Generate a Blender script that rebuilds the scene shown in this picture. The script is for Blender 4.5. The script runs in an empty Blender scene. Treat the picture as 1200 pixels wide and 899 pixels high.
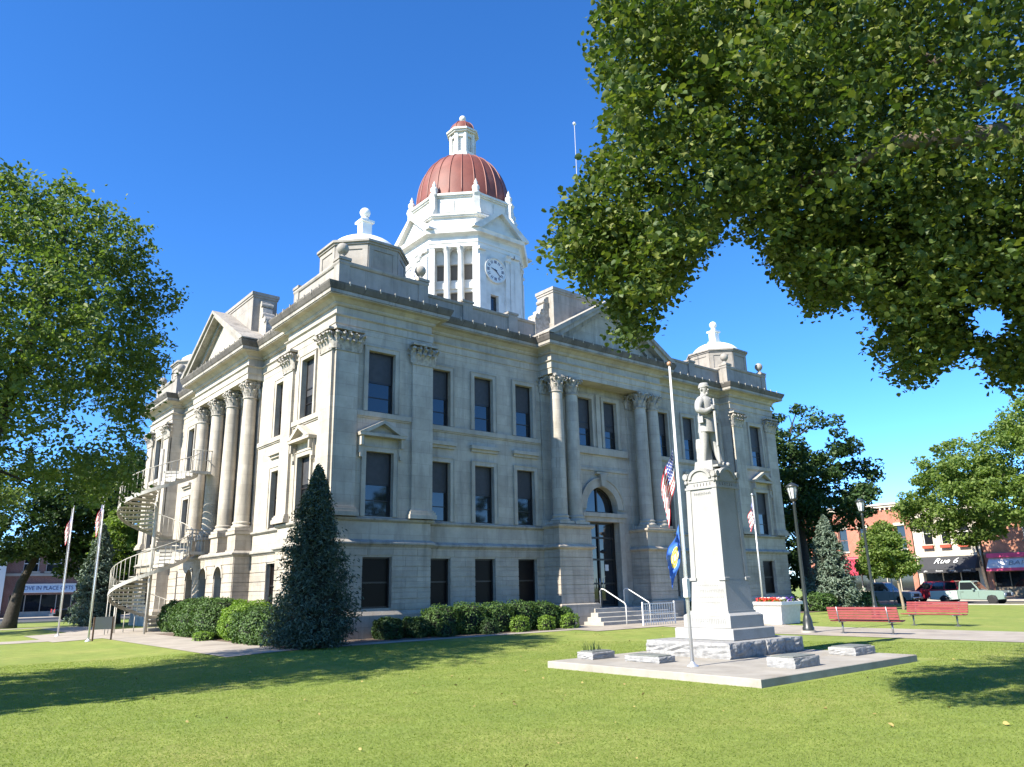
import bpy, math, random
import numpy as np
from mathutils import Vector, Matrix
random.seed(7); rng = np.random.default_rng(11)
PI = math.pi; R = math.radians
S = bpy.context.scene
COL = S.collection

# ---------------------------------------------------------------- camera, sky, sun, exposure
CAM = np.array([-12.6557, -25.9288, 1.83]); FPX = 889.84
YAW, PITCH, ROLL = 0.87781, 0.26289, -0.021628
f_ = Vector((math.cos(YAW)*math.cos(PITCH), math.sin(YAW)*math.cos(PITCH), math.sin(PITCH)))
r_ = Vector((math.sin(YAW), -math.cos(YAW), 0)); u_ = r_.cross(f_)
r2_ = r_*math.cos(ROLL) + u_*math.sin(ROLL); u2_ = -r_*math.sin(ROLL) + u_*math.cos(ROLL)
cd = bpy.data.cameras.new('camera'); cam = bpy.data.objects.new('camera', cd); COL.objects.link(cam)
m3 = Matrix((r2_, u2_, -f_)).transposed()
cam.matrix_world = Matrix.Translation(Vector(CAM)) @ m3.to_4x4()
cd.sensor_width = 36; cd.lens = FPX/1200*36; cd.clip_end = 3000; cd.clip_start = 0.1
S.camera = cam
SUN_EL, SUN_AZ = 38.0, 0.6     # light travels towards +X, a touch towards -Y
w = bpy.data.worlds.new('World'); S.world = w; w.use_nodes = True
nt = w.node_tree; nt.nodes.clear()
sky = nt.nodes.new('ShaderNodeTexSky'); sky.sky_type = 'NISHITA'; sky.sun_disc = False
sky.sun_elevation = R(SUN_EL); sky.sun_rotation = R(270-SUN_AZ); sky.altitude = 0
sky.air_density = 0.62; sky.dust_density = 0.0; sky.ozone_density = 6.0
hs = nt.nodes.new('ShaderNodeHueSaturation'); hs.inputs['Hue'].default_value = 0.503; hs.inputs['Saturation'].default_value = 1.17; hs.inputs['Value'].default_value = 1.0
bg = nt.nodes.new('ShaderNodeBackground'); bg.inputs['Strength'].default_value = 0.15
out = nt.nodes.new('ShaderNodeOutputWorld')
nt.links.new(sky.outputs[0], hs.inputs['Color']); nt.links.new(hs.outputs[0], bg.inputs[0]); nt.links.new(bg.outputs[0], out.inputs[0])
sl = bpy.data.lights.new('sun', 'SUN'); sl.energy = 5.0; sl.angle = R(0.53); sl.color = (1.0, 0.93, 0.81)
so = bpy.data.objects.new('sun', sl); COL.objects.link(so)
ld = Vector((math.cos(R(SUN_EL))*math.cos(R(SUN_AZ)), -math.cos(R(SUN_EL))*math.sin(R(SUN_AZ)), -math.sin(R(SUN_EL))))
so.rotation_euler = ld.to_track_quat('-Z', 'Y').to_euler(); so.location = (-30, 0, 60)
S.view_settings.view_transform = 'Standard'; S.view_settings.look = 'None'; S.view_settings.gamma = 1
S.view_settings.exposure = 1.38
S.render.resolution_x = 1024; S.render.resolution_y = 767
S.render.engine = 'CYCLES'

# ---------------------------------------------------------------- helpers
def prj(p):
    q = np.asarray(p, float)-CAM
    z = q@np.array(f_)
    return 600+FPX*(q@np.array(r2_))/z, 449.5-FPX*(q@np.array(u2_))/z, z
def tag(o, label=None, cat=None, group=None, kind=None):
    for k, v in (('label', label), ('category', cat), ('group', group), ('kind', kind)):
        if v: o[k] = v
    return o
def empty(name, loc=(0, 0, 0), rz=0):
    o = bpy.data.objects.new(name, None); COL.objects.link(o); o.location = loc; o.rotation_euler = (0, 0, rz)
    o.empty_display_size = .2; return o
def copy_tree(o, parent=None):
    c = o.copy(); COL.objects.link(c); c.parent = parent
    for ch in [x for x in bpy.data.objects if x.parent == o]: copy_tree(ch, c)
    return c

class MB:
    """collects geometry; build() links it as one mesh object"""
    def __init__(s): s.v = []; s.f = []; s.m = []; s.sm = []; s.mi = 0
    def add(s, vs, fs, smooth=False):
        b = len(s.v); s.v += [tuple(map(float, p)) for p in vs]
        for f in fs: s.f.append([b+i for i in f]); s.m.append(s.mi); s.sm.append(smooth)
    def box(s, x0, x1, y0, y1, z0, z1):
        s.add([(x0, y0, z0), (x1, y0, z0), (x1, y1, z0), (x0, y1, z0), (x0, y0, z1), (x1, y0, z1), (x1, y1, z1), (x0, y1, z1)],
              [(0, 3, 2, 1), (4, 5, 6, 7), (0, 1, 5, 4), (1, 2, 6, 5), (2, 3, 7, 6), (3, 0, 4, 7)])
    def cbox(s, x0, x1, y0, y1, z0, z1, b=.02):
        """box whose four upper and lower rims are chamfered"""
        lv = [(z0, b), (z0+b, 0), (z1-b, 0), (z1, b)]; vs = []
        for z, e in lv: vs += [(x0+e, y0+e, z), (x1-e, y0+e, z), (x1-e, y1-e, z), (x0+e, y1-e, z)]
        fs = [(3, 2, 1, 0), (12, 13, 14, 15)]
        for k in range(3):
            for i in range(4): fs.append((4*k+i, 4*k+(i+1) % 4, 4*k+4+(i+1) % 4, 4*k+4+i))
        s.add(vs, fs)
    def prism(s, pts, z0, z1, taper=1, c=None):
        n = len(pts); c = c or (sum(p[0] for p in pts)/n, sum(p[1] for p in pts)/n)
        top = [(c[0]+(p[0]-c[0])*taper, c[1]+(p[1]-c[1])*taper) for p in pts]
        s.add([(p[0], p[1], z0) for p in pts]+[(p[0], p[1], z1) for p in top],
              [tuple(range(n))[::-1], tuple(range(n, 2*n))]+[(i, (i+1) % n, n+(i+1) % n, n+i) for i in range(n)])
    def poly(s, P, pts, n0, n1):
        """extrude a polygon given in frame coordinates (u,z) from n0 to n1"""
        n = len(pts)
        s.add([P(a, n0, b) for a, b in pts]+[P(a, n1, b) for a, b in pts],
              [tuple(range(n))[::-1], tuple(range(n, 2*n))]+[(i, (i+1) % n, n+(i+1) % n, n+i) for i in range(n)])
    def fbox(s, P, u0, u1, n0, n1, z0, z1): s.poly(P, [(u0, z0), (u1, z0), (u1, z1), (u0, z1)], n0, n1)
    def lathe(s, prof, c=(0, 0), seg=24, smooth=True, a0=0, ribs=None):
        n = len(prof); vs = []; fs = []
        for i in range(seg):
            a = a0+2*PI*i/seg
            for r, z in prof: vs.append((c[0]+r*math.cos(a), c[1]+r*math.sin(a), z))
        for i in range(seg):
            j = (i+1) % seg
            for k in range(n-1): fs.append((i*n+k, j*n+k, j*n+k+1, i*n+k+1))
        s.add(vs, fs, smooth)
        if prof[0][0] > 1e-4: s.add([vs[i*n] for i in range(seg)], [tuple(range(seg))[::-1]])
        if prof[-1][0] > 1e-4: s.add([vs[i*n+n-1] for i in range(seg)], [tuple(range(seg))])
    def tube(s, pts, rad, seg=8, cap=True, smooth=True):
        pts = [Vector(p) for p in pts]; n = len(pts)
        rad = rad if isinstance(rad, (list, tuple, np.ndarray)) else [rad]*n
        vs = []; fs = []; ref = None
        for i, p in enumerate(pts):
            t = (pts[min(i+1, n-1)]-pts[max(i-1, 0)]).normalized()
            if ref is None: ref = t.orthogonal().normalized()
            ref = (ref-t*ref.dot(t))
            ref = ref.normalized() if ref.length > 1e-6 else t.orthogonal().normalized()
            b = t.cross(ref)
            for k in range(seg):
                a = 2*PI*k/seg; vs.append(p+(ref*math.cos(a)+b*math.sin(a))*rad[i])
        for i in range(n-1):
            for k in range(seg):
                l = (k+1) % seg; fs.append((i*seg+k, i*seg+l, (i+1)*seg+l, (i+1)*seg+k))
        if cap: fs += [tuple(range(seg))[::-1], tuple(range((n-1)*seg, n*seg))]
        s.add(vs, fs, smooth)
    def ball(s, c, r, seg=14, sz=1.0):
        n = 9; s.lathe([(max(1e-5, r*math.sin(PI*k/n)), c[2]-r*sz*math.cos(PI*k/n)) for k in range(n+1)], (c[0], c[1]), seg)
    def sweep(s, path, prof, closed=True):
        """moulding: prof = [(outward, z)...] swept along axis-aligned plan outline, outward to the right of travel"""
        n = len(path); m = len(prof); vs = []; fs = []
        for i in range(n):
            p = path[i]
            a = path[i-1] if (closed or i > 0) else None; b = path[(i+1) % n] if (closed or i < n-1) else None
            ns = []
            for q, r in ((a, p), (p, b)):
                if q is None or r is None: continue
                d = Vector((r[0]-q[0], r[1]-q[1])).normalized(); ns.append(Vector((d.y, -d.x)))
            if len(ns) == 1: mv = ns[0]
            else:
                h = (ns[0]+ns[1]).normalized(); mv = h/max(.2, h.dot(ns[0]))
            for o, z in prof: vs.append((p[0]+mv.x*o, p[1]+mv.y*o, z))
        for i in range(n if closed else n-1):
            j = (i+1) % n
            for k in range(m): l = (k+1) % m; fs.append((i*m+k, j*m+k, j*m+l, i*m+l))
        if not closed: fs += [tuple(range(m)), tuple(range((n-1)*m, n*m))[::-1]]
        s.add(vs, fs)
    def build(s, name, mat, parent=None, off=None):
        me = bpy.data.meshes.new(name)
        off = off if off is not None else (OFF.get(parent.name, (0, 0, 0)) if parent else (0, 0, 0))
        me.from_pydata([(x-off[0], y-off[1], z-off[2]) for x, y, z in s.v], [], s.f)
        for mm in (mat if isinstance(mat, (list, tuple)) else [mat]): me.materials.append(mm)
        if any(s.m): me.polygons.foreach_set('material_index', s.m)
        me.polygons.foreach_set('use_smooth', s.sm)
        me.validate(); me.update()
        o = bpy.data.objects.new(name, me); COL.objects.link(o)
        if parent: o.parent = parent
        OFF[o.name] = off
        return o
OFF = {}
def wthing(name, loc, label, cat, group=None):
    """a thing whose parts are modelled in world coordinates"""
    o = empty(name, loc); OFF[o.name] = tuple(loc); return tag(o, label, cat, group)
def top(o, loc):
    """give a single-mesh thing modelled in world coordinates its origin at its base"""
    me = o.data; me.transform(Matrix.Translation(-Vector(loc))); o.location = loc; return o

def text_mesh(body, size, depth=.01, font_shear=0):
    c = bpy.data.curves.new('lettering', 'FONT'); c.body = body; c.size = size; c.extrude = depth; c.shear = font_shear
    c.align_x = 'CENTER'; c.align_y = 'CENTER'; c.resolution_u = 3
    o = bpy.data.objects.new('lettering', c); COL.objects.link(o)
    dg = bpy.context.evaluated_depsgraph_get(); me = bpy.data.meshes.new_from_object(o.evaluated_get(dg))
    bpy.data.objects.remove(o); return me
def put_text(body, size, mat, parent, loc, xdir, zdir, depth=.01, shear=0, off=None, name='lettering', width=None):
    me = text_mesh(body, size, depth, shear)
    x = Vector(xdir).normalized(); y = Vector(zdir).normalized(); z = x.cross(y)
    if width:
        xs = [v.co.x for v in me.vertices]; k = width/max(1e-3, max(xs)-min(xs))
        me.transform(Matrix.Diagonal((k, 1, 1, 1)))
    M = Matrix((x, y, z)).transposed().to_4x4()
    me.transform(M); me.transform(Matrix.Translation(Vector(loc)-Vector(off if off is not None else OFF.get(parent.name, (0, 0, 0)))))
    me.materials.clear(); me.materials.append(mat)
    o = bpy.data.objects.new(name, me); COL.objects.link(o); o.parent = parent; OFF[o.name] = OFF.get(parent.name, (0, 0, 0)); return o

# ---------------------------------------------------------------- materials
def mat(name, col, rough=.7, col2=None, scale=3, bump=0, bscale=30, metal=0, spec=.5, detail=4, lo=.35, hi=.65, col3=None, s3=.4, trans=None, coat=0):
    m = bpy.data.materials.new(name); m.use_nodes = True; n = m.node_tree.nodes; l = m.node_tree.links
    b = n['Principled BSDF']; b.inputs['Roughness'].default_value = rough; b.inputs['Metallic'].default_value = metal
    b.inputs['Specular IOR Level'].default_value = spec; b.inputs['Base Color'].default_value = (*col, 1); b.inputs['Coat Weight'].default_value = coat
    tc = n.new('ShaderNodeTexCoord')
    src = None
    if col2:
        t = n.new('ShaderNodeTexNoise'); t.inputs['Scale'].default_value = scale; t.inputs['Detail'].default_value = detail; l.new(tc.outputs['Object'], t.inputs['Vector'])
        r = n.new('ShaderNodeValToRGB'); r.color_ramp.elements[0].position = lo; r.color_ramp.elements[1].position = hi
        r.color_ramp.elements[0].color = (*col, 1); r.color_ramp.elements[1].color = (*col2, 1)
        l.new(t.outputs[0], r.inputs[0]); src = r.outputs[0]
    if col3:
        t = n.new('ShaderNodeTexNoise'); t.inputs['Scale'].default_value = s3; t.inputs['Detail'].default_value = 5; l.new(tc.outputs['Object'], t.inputs['Vector'])
        r = n.new('ShaderNodeMapRange'); r.inputs[1].default_value = .5; r.inputs[2].default_value = .7; r.inputs[4].default_value = .8; l.new(t.outputs[0], r.inputs[0])
        mx = n.new('ShaderNodeMix'); mx.data_type = 'RGBA'; l.new(r.outputs[0], mx.inputs[0]); l.new(src, mx.inputs[6]); mx.inputs[7].default_value = (*col3, 1); src = mx.outputs[2]
    if src: l.new(src, b.inputs['Base Color'])
    if bump:
        t = n.new('ShaderNodeTexNoise'); t.inputs['Scale'].default_value = bscale; t.inputs['Detail'].default_value = 6; l.new(tc.outputs['Object'], t.inputs['Vector'])
        bp = n.new('ShaderNodeBump'); bp.inputs['Strength'].default_value = bump; bp.inputs['Distance'].default_value = .02; l.new(t.outputs[0], bp.inputs['Height']); l.new(bp.outputs[0], b.inputs['Normal'])
    return m
def stone(name, c1, c2, cj, bw=1.3, bh=.45, joint=.012, bump=.25, dirt=(.12, .11, .10), damt=.5, streak=True, rough=.85):
    """ashlar blocks on any axis-aligned upright face, mottled, with weather streaks"""
    m = bpy.data.materials.new(name); m.use_nodes = True; n = m.node_tree.nodes; l = m.node_tree.links; b = n['Principled BSDF']
    b.inputs['Roughness'].default_value = rough; b.inputs['Specular IOR Level'].default_value = .25
    tc = n.new('ShaderNodeTexCoord'); sx = n.new('ShaderNodeSeparateXYZ'); l.new(tc.outputs['Object'], sx.inputs[0])
    ad = n.new('ShaderNodeMath'); l.new(sx.outputs[0], ad.inputs[0]); l.new(sx.outputs[1], ad.inputs[1])
    cb = n.new('ShaderNodeCombineXYZ'); l.new(ad.outputs[0], cb.inputs[0]); l.new(sx.outputs[2], cb.inputs[1])
    br = n.new('ShaderNodeTexBrick'); br.inputs['Scale'].default_value = 1; br.inputs['Brick Width'].default_value = bw; br.inputs['Row Height'].default_value = bh
    br.inputs['Mortar Size'].default_value = joint; br.inputs['Mortar Smooth'].default_value = .3; br.inputs['Color1'].default_value = (*c1, 1); br.inputs['Color2'].default_value = (*c2, 1); br.inputs['Mortar'].default_value = (*cj, 1)
    l.new(cb.outputs[0], br.inputs['Vector'])
    t = n.new('ShaderNodeTexNoise'); t.inputs['Scale'].default_value = 1.1; t.inputs['Detail'].default_value = 8; t.inputs['Roughness'].default_value = .65; l.new(tc.outputs['Object'], t.inputs['Vector'])
    mr = n.new('ShaderNodeMapRange'); mr.inputs[1].default_value = .3; mr.inputs[2].default_value = .7; mr.inputs[3].default_value = .78; mr.inputs[4].default_value = 1.2; l.new(t.outputs[0], mr.inputs[0])
    vm = n.new('ShaderNodeVectorMath'); vm.operation = 'SCALE'; l.new(br.outputs[0], vm.inputs[0]); l.new(mr.outputs[0], vm.inputs['Scale'])
    mp = n.new('ShaderNodeMapping'); mp.inputs['Scale'].default_value = (2.2, 2.2, .22) if streak else (.7, .7, .7); l.new(tc.outputs['Object'], mp.inputs[0])
    t2 = n.new('ShaderNodeTexNoise'); t2.inputs['Scale'].default_value = 1.3; t2.inputs['Detail'].default_value = 7; t2.inputs['Roughness'].default_value = .7; l.new(mp.outputs[0], t2.inputs['Vector'])
    r2 = n.new('ShaderNodeMapRange'); r2.inputs[1].default_value = .5; r2.inputs[2].default_value = .78; r2.inputs[4].default_value = damt; l.new(t2.outputs[0], r2.inputs[0])
    mx = n.new('ShaderNodeMix'); mx.data_type = 'RGBA'; l.new(r2.outputs[0], mx.inputs[0]); l.new(vm.outputs[0], mx.inputs[6]); mx.inputs[7].default_value = (*dirt, 1)
    l.new(mx.outputs[2], b.inputs['Base Color'])
    t3 = n.new('ShaderNodeTexNoise'); t3.inputs['Scale'].default_value = 18; t3.inputs['Detail'].default_value = 6; l.new(tc.outputs['Object'], t3.inputs['Vector'])
    sb = n.new('ShaderNodeMath'); sb.operation = 'MULTIPLY_ADD'; l.new(br.outputs['Fac'], sb.inputs[0]); sb.inputs[1].default_value = -.7; l.new(t3.outputs[0], sb.inputs[2])
    bp = n.new('ShaderNodeBump'); bp.inputs['Strength'].default_value = bump; bp.inputs['Distance'].default_value = .02; l.new(sb.outputs[0], bp.inputs['Height']); l.new(bp.outputs[0], b.inputs['Normal'])
    return m
def leafmat(name, c1, c2, c3, trans=.35):
    m = bpy.data.materials.new(name); m.use_nodes = True; n = m.node_tree.nodes; l = m.node_tree.links; b = n['Principled BSDF']
    b.inputs['Roughness'].default_value = .55; b.inputs['Specular IOR Level'].default_value = .3
    g = n.new('ShaderNodeNewGeometry'); r = n.new('ShaderNodeValToRGB'); e = r.color_ramp.elements
    e[0].color = (*c1, 1); e[1].color = (*c3, 1); x = e.new(.55); x.color = (*c2, 1); l.new(g.outputs['Random Per Island'], r.inputs[0])
    l.new(r.outputs[0], b.inputs['Base Color'])
    tr = n.new('ShaderNodeBsdfTranslucent'); sc = n.new('ShaderNodeVectorMath'); sc.operation = 'MULTIPLY'; sc.inputs[1].default_value = (1.5, 1.7, .6); l.new(r.outputs[0], sc.inputs[0]); l.new(sc.outputs[0], tr.inputs[0])
    mx = n.new('ShaderNodeMixShader'); mx.inputs[0].default_value = trans; l.new(b.outputs[0], mx.inputs[1]); l.new(tr.outputs[0], mx.inputs[2])
    l.new(mx.outputs[0], n['Material Output'].inputs[0]); return m

M = {}
M['stone'] = stone('limestone ashlar', (.43, .39, .325), (.365, .33, .275), (.29, .262, .22), 1.4, .47, .007, .2, (.17, .158, .14), .75)
M['trim'] = stone('limestone mouldings', (.40, .365, .305), (.375, .34, .285), (.28, .26, .22), 1.7, 3.0, .004, .2, (.18, .165, .145), .65)
M['cornice'] = stone('soot streaked cornice stone', (.32, .30, .26), (.30, .275, .24), (.2, .18, .16), 1.5, 3.0, .006, .4, (.055, .05, .045), .85)
M['gutter'] = stone('blackened gutter stone', (.13, .12, .105), (.11, .10, .09), (.05, .05, .045), 1.5, 3.0, .01, .5, (.03, .028, .026), .9)
M['parapet'] = stone('parapet stone', (.30, .275, .24), (.275, .255, .225), (.2, .185, .165), 1.4, 1.2, .008, .3, (.13, .12, .1), .7)
M['rust'] = stone('basement limestone', (.41, .36, .295), (.345, .305, .25), (.18, .16, .135), 1.1, .4, .004, .35, (.16, .145, .12), .75)
M['cap'] = mat('carved limestone', (.40, .37, .32), .9, (.24, .22, .19), 7, .5, 25)
M['white'] = mat('white painted metal', (.60, .595, .56), .5, (.54, .53, .495), 1.5, .08, 12, lo=.4, hi=.7, col3=(.42, .41, .37), s3=1.3)
M['dome'] = mat('red painted dome metal', (.175, .05, .034), .62, (.135, .04, .028), 1.2, .1, 8, col3=(.21, .085, .066), s3=.5)
M['seam'] = mat('dome seams', (.19, .06, .042), .5)
M['domew'] = mat('white dome roof', (.80, .80, .78), .5, (.72, .72, .70), 2)
M['frame'] = mat('dark bronze frame', (.018, .015, .014), .4)
M['glass'] = mat('window glass', (.012, .014, .017), .04, spec=.9)
M['shade'] = mat('solar screen', (.034, .034, .037), .6, (.045, .045, .048), 5)
M['blind'] = mat('lowered window blind', (.05, .05, .053), .75, (.07, .068, .066), 2)
M['darkpane'] = mat('dark screened pane', (.009, .007, .007), .3, spec=.12)
M['granite'] = mat('grey granite', (.335, .335, .325), .8, (.27, .27, .265), 60, .15, 40, detail=2, col3=(.24, .235, .215), s3=1.3)
M['rock'] = mat('rock faced granite', (.30, .30, .295), .9, (.20, .20, .2), 9, 1.0, 14, detail=8)
M['conc'] = mat('concrete', (.36, .34, .30), .9, (.30, .28, .24), 2.0, .2, 60, detail=8, col3=(.28, .265, .24), s3=1.2)
M['walk'] = mat('pavement concrete', (.34, .30, .25), .9, (.28, .25, .205), 1.5, .2, 80, detail=8, col3=(.22, .19, .16), s3=.8)
M['asphalt'] = mat('asphalt', (.055, .055, .057), .9, (.075, .074, .072), 8, .3, 90)
M['mulch'] = mat('wood mulch', (.10, .07, .05), .95, (.16, .12, .09), 12, .8, 30)
M['red'] = mat('red bench slats', (.24, .04, .045), .6, (.19, .032, .036), 6, .1, 60)
M['steel'] = mat('grey steel', (.28, .29, .30), .4, metal=.7)
M['alu'] = mat('aluminium pole', (.62, .63, .64), .35, metal=.6)
M['wpaint'] = mat('white paint', (.66, .66, .64), .4)
M['stairp'] = mat('cream painted steel', (.44, .42, .37), .5, (.36, .34, .29), 6, .1, 30)
M['lamp'] = mat('black green lamp paint', (.022, .028, .028), .4)
M['lglass'] = mat('frosted lamp panes', (.55, .58, .58), .25)
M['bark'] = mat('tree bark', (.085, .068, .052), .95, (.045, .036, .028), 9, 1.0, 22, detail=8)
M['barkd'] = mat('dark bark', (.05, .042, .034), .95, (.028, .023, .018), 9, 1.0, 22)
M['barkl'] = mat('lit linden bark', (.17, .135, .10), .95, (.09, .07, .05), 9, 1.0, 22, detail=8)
M['tan'] = mat('pale bark', (.26, .21, .15), .9, (.2, .16, .11), 9, .4, 22)
M['linden'] = leafmat('linden leaves', (.035, .066, .018), (.07, .105, .025), (.16, .18, .045), .27)
M['hackb'] = leafmat('elm leaves', (.07, .11, .03), (.105, .15, .04), (.155, .195, .055), .36)
M['dark'] = leafmat('maple leaves', (.018, .042, .014), (.03, .065, .018), (.055, .095, .025), .18)
M['light'] = leafmat('locust leaves', (.095, .155, .038), (.14, .20, .048), (.19, .25, .065), .42)
M['hedge'] = leafmat('yew leaves', (.03, .06, .016), (.05, .10, .02), (.085, .15, .03), .15)
M['bright'] = leafmat('privet leaves', (.09, .16, .022), (.13, .22, .03), (.18, .27, .04), .25)
M['spruce'] = leafmat('juniper needles', (.03, .058, .04), (.06, .095, .068), (.12, .16, .115), .1)
M['bluesp'] = leafmat('blue spruce needles', (.07, .105, .075), (.11, .155, .11), (.17, .21, .155), .08)
M['blade'] = leafmat('grass blades', (.175, .225, .055), (.19, .24, .058), (.215, .255, .068), .4)
M['blade'].node_tree.nodes['Principled BSDF'].inputs['Roughness'].default_value = .8; M['blade'].node_tree.nodes['Principled BSDF'].inputs['Specular IOR Level'].default_value = .1
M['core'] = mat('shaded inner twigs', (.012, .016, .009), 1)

# ---------------------------------------------------------------- terrain and ground
def sm(x): x = max(0., min(1., x)); return x*x*(3-2*x)
def zg(x, y):
    dx = max(-1-x, 0, x-31.5); dy = max(-2.5-y, 0, y-27)
    d = math.hypot(dx, dy)
    return .15*(1-sm((d-.5)/6)) - .15*sm((x-47)/6)
def lawnmat():
    m = bpy.data.materials.new('lawn'); m.use_nodes = True; n = m.node_tree.nodes; l = m.node_tree.links; b = n['Principled BSDF']; b.inputs['Roughness'].default_value = .9; b.inputs['Specular IOR Level'].default_value = .15
    tc = n.new('ShaderNodeTexCoord')
    def noise(s, d=6):
        t = n.new('ShaderNodeTexNoise'); t.inputs['Scale'].default_value = s; t.inputs['Detail'].default_value = d; t.inputs['Roughness'].default_value = .65; l.new(tc.outputs['Object'], t.inputs['Vector']); return t.outputs[0]
    r = n.new('ShaderNodeValToRGB'); e = r.color_ramp.elements; e[0].position = .3; e[0].color = (.16, .215, .05, 1); e[1].position = .72; e[1].color = (.26, .27, .08, 1); x = e.new(.5); x.color = (.195, .24, .056, 1)
    l.new(noise(.35, 9), r.inputs[0])
    t2 = n.new('ShaderNodeMapRange'); t2.inputs[1].default_value = .3; t2.inputs[2].default_value = .7; t2.inputs[3].default_value = .78; t2.inputs[4].default_value = 1.2; l.new(noise(22, 5), t2.inputs[0])
    t4 = n.new('ShaderNodeMapRange'); t4.inputs[1].default_value = .3; t4.inputs[2].default_value = .7; t4.inputs[3].default_value = .82; t4.inputs[4].default_value = 1.15; l.new(noise(2.3, 5), t4.inputs[0])
    mu = n.new('ShaderNodeMath'); mu.operation = 'MULTIPLY'; l.new(t2.outputs[0], mu.inputs[0]); l.new(t4.outputs[0], mu.inputs[1])
    v = n.new('ShaderNodeVectorMath'); v.operation = 'SCALE'; l.new(r.outputs[0], v.inputs[0]); l.new(mu.outputs[0], v.inputs['Scale']); l.new(v.outputs[0], b.inputs['Base Color'])
    bp = n.new('ShaderNodeBump'); bp.inputs['Strength'].default_value = .45; bp.inputs['Distance'].default_value = .04; l.new(noise(45, 4), bp.inputs['Height']); l.new(bp.outputs[0], b.inputs['Normal'])
    return m
M['lawn'] = lawnmat()
def patch(name, x0, x1, y0, y1, mt, dz, step=1.0, kerb=0, joints=0):
    nx = max(1, int(math.ceil((x1-x0)/step))); ny = max(1, int(math.ceil((y1-y0)/step))); b = MB(); vs = []; fs = []
    for j in range(ny+1):
        for i in range(nx+1):
            x = x0+(x1-x0)*i/nx; y = y0+(y1-y0)*j/ny; vs.append((x, y, zg(x, y)+dz))
    for j in range(ny):
        for i in range(nx): a = j*(nx+1)+i; fs.append((a, a+1, a+nx+2, a+nx+1))
    b.add(vs, fs, True)
    return tag(b.build(name, mt), kind='structure')
g = MB(); xs = [-900, -300, -120, -60]+list(range(-40, 75, 1))+[90, 130, 300, 900]; ys = [-900, -200, -80, -50]+list(range(-40, 62, 1))+[80, 130, 300, 900]
g.add([(x, y, zg(x, y)) for y in ys for x in xs], [(j*len(xs)+i, j*len(xs)+i+1, (j+1)*len(xs)+i+1, (j+1)*len(xs)+i) for j in range(len(ys)-1) for i in range(len(xs)-1)], True)
tag(g.build('lawn', M['lawn']), kind='structure')
M['walkj'] = stone('jointed pavement', (.34, .295, .245), (.31, .27, .22), (.16, .14, .12), 1.5, 50, .01, .15, (.25, .225, .195), .6, streak=False)
patch('entrance_walk', 13.3, 18.2, -40, -2.0, M['walk'], .012)
patch('entrance_court', 9.4, 20.2, -4.2, -.2, M['walk'], .018)
patch('front_border_path', -4.4, 9.4, -2.95, -2.2, M['walk'], .012)
patch('planting_bed', -2.3, 9.4, -2.2, .3, M['mulch'], .01)
patch('planting_bed', 20.2, 31.5, -2.2, .8, M['mulch'], .01)
patch('planting_bed', -2.3, .5, -2.1, 12.2, M['mulch'], .006)
patch('side_path', -4.4, -2.3, -2.2, 28, M['walk'], .012)
patch('stair_court', -6.3, .6, 12.2, 20, M['walk'], .016)
patch('side_walk', -40, -4.4, 13.2, 15.4, M['walk'], .012)
patch('path', -40, 60, 31, 32.6, M['walk'], .01)
patch('street', 51, 64, -80, 44, M['asphalt'], .004, 2)
patch('street', -80, 64, 44, 56, M['asphalt'], .002, 3)
patch('sidewalk', 64, 70.2, -80, 44, M['walk'], .12, 3)
patch('sidewalk', -80, 64, 56, 62.2, M['walk'], .12, 3)
kb = MB()
for y in range(-80, 42, 3): kb.box(50.85, 51.0, y, y+2.99, -.16, -.02); kb.box(63.85, 63.995, y, y+2.99, -.16, -.025)
kb.box(-80, 50.8, 43.8, 43.98, -.02, .12); kb.box(-80, 63.8, 55.85, 55.99, -.1, .13)
tag(kb.build('kerb', M['conc']), kind='structure')
sp = MB()
for k in range(16): sp.box(57.44, 57.56, -40+k*5, -37+k*5, -.16, -.140)
tag(sp.build('road_marking', mat('road paint', (.6, .5, .12), .7)), kind='structure')
# ---------------------------------------------------------------- courthouse
L_, M_ = 30.3, 25.7
CH = wthing('courthouse', (15.15, 12.85, .15), 'three storey pale limestone courthouse with columned fronts, corner domes and a white clock tower', 'courthouse')
FR = lambda u, n, z: (u, -n, z)           # front facing -Y
LF = lambda u, n, z: (-n, u, z)           # left facing -X
PW = 4.46; D1 = .70; D2 = .64; LW = 4.55
ZL1, ZL2, ZT, ZF, ZC = 3.5, 4.5, 11.76, 12.75, 13.46
def wall(b, P, u0, u1, n, z0, z1, ops=(), dep=.26):
    us = sorted({u0, u1, *[o[0] for o in ops], *[o[1] for o in ops]}); zs = sorted({z0, z1, *[o[2] for o in ops], *[o[3] for o in ops]})
    us = [u for u in us if u0 <= u <= u1]; zs = [z for z in zs if z0 <= z <= z1]
    for a, c in zip(us[:-1], us[1:]):
        for d, e in zip(zs[:-1], zs[1:]):
            if any(o[0] < (a+c)/2 < o[1] and o[2] < (d+e)/2 < o[3] for o in ops): continue
            b.add([P(a, n, d), P(c, n, d), P(c, n, e), P(a, n, e)], [(0, 1, 2, 3)])
    for o in ops:
        a, c, d, e = o[:4]; m = n-dep
        b.add([P(a, n, d), P(c, n, d), P(c, n, e), P(a, n, e), P(a, m, d), P(c, m, d), P(c, m, e), P(a, m, e)],
              [(0, 4, 5, 1), (1, 5, 6, 2), (2, 6, 7, 3), (3, 7, 4, 0)])
W_PROTO = {}
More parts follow.
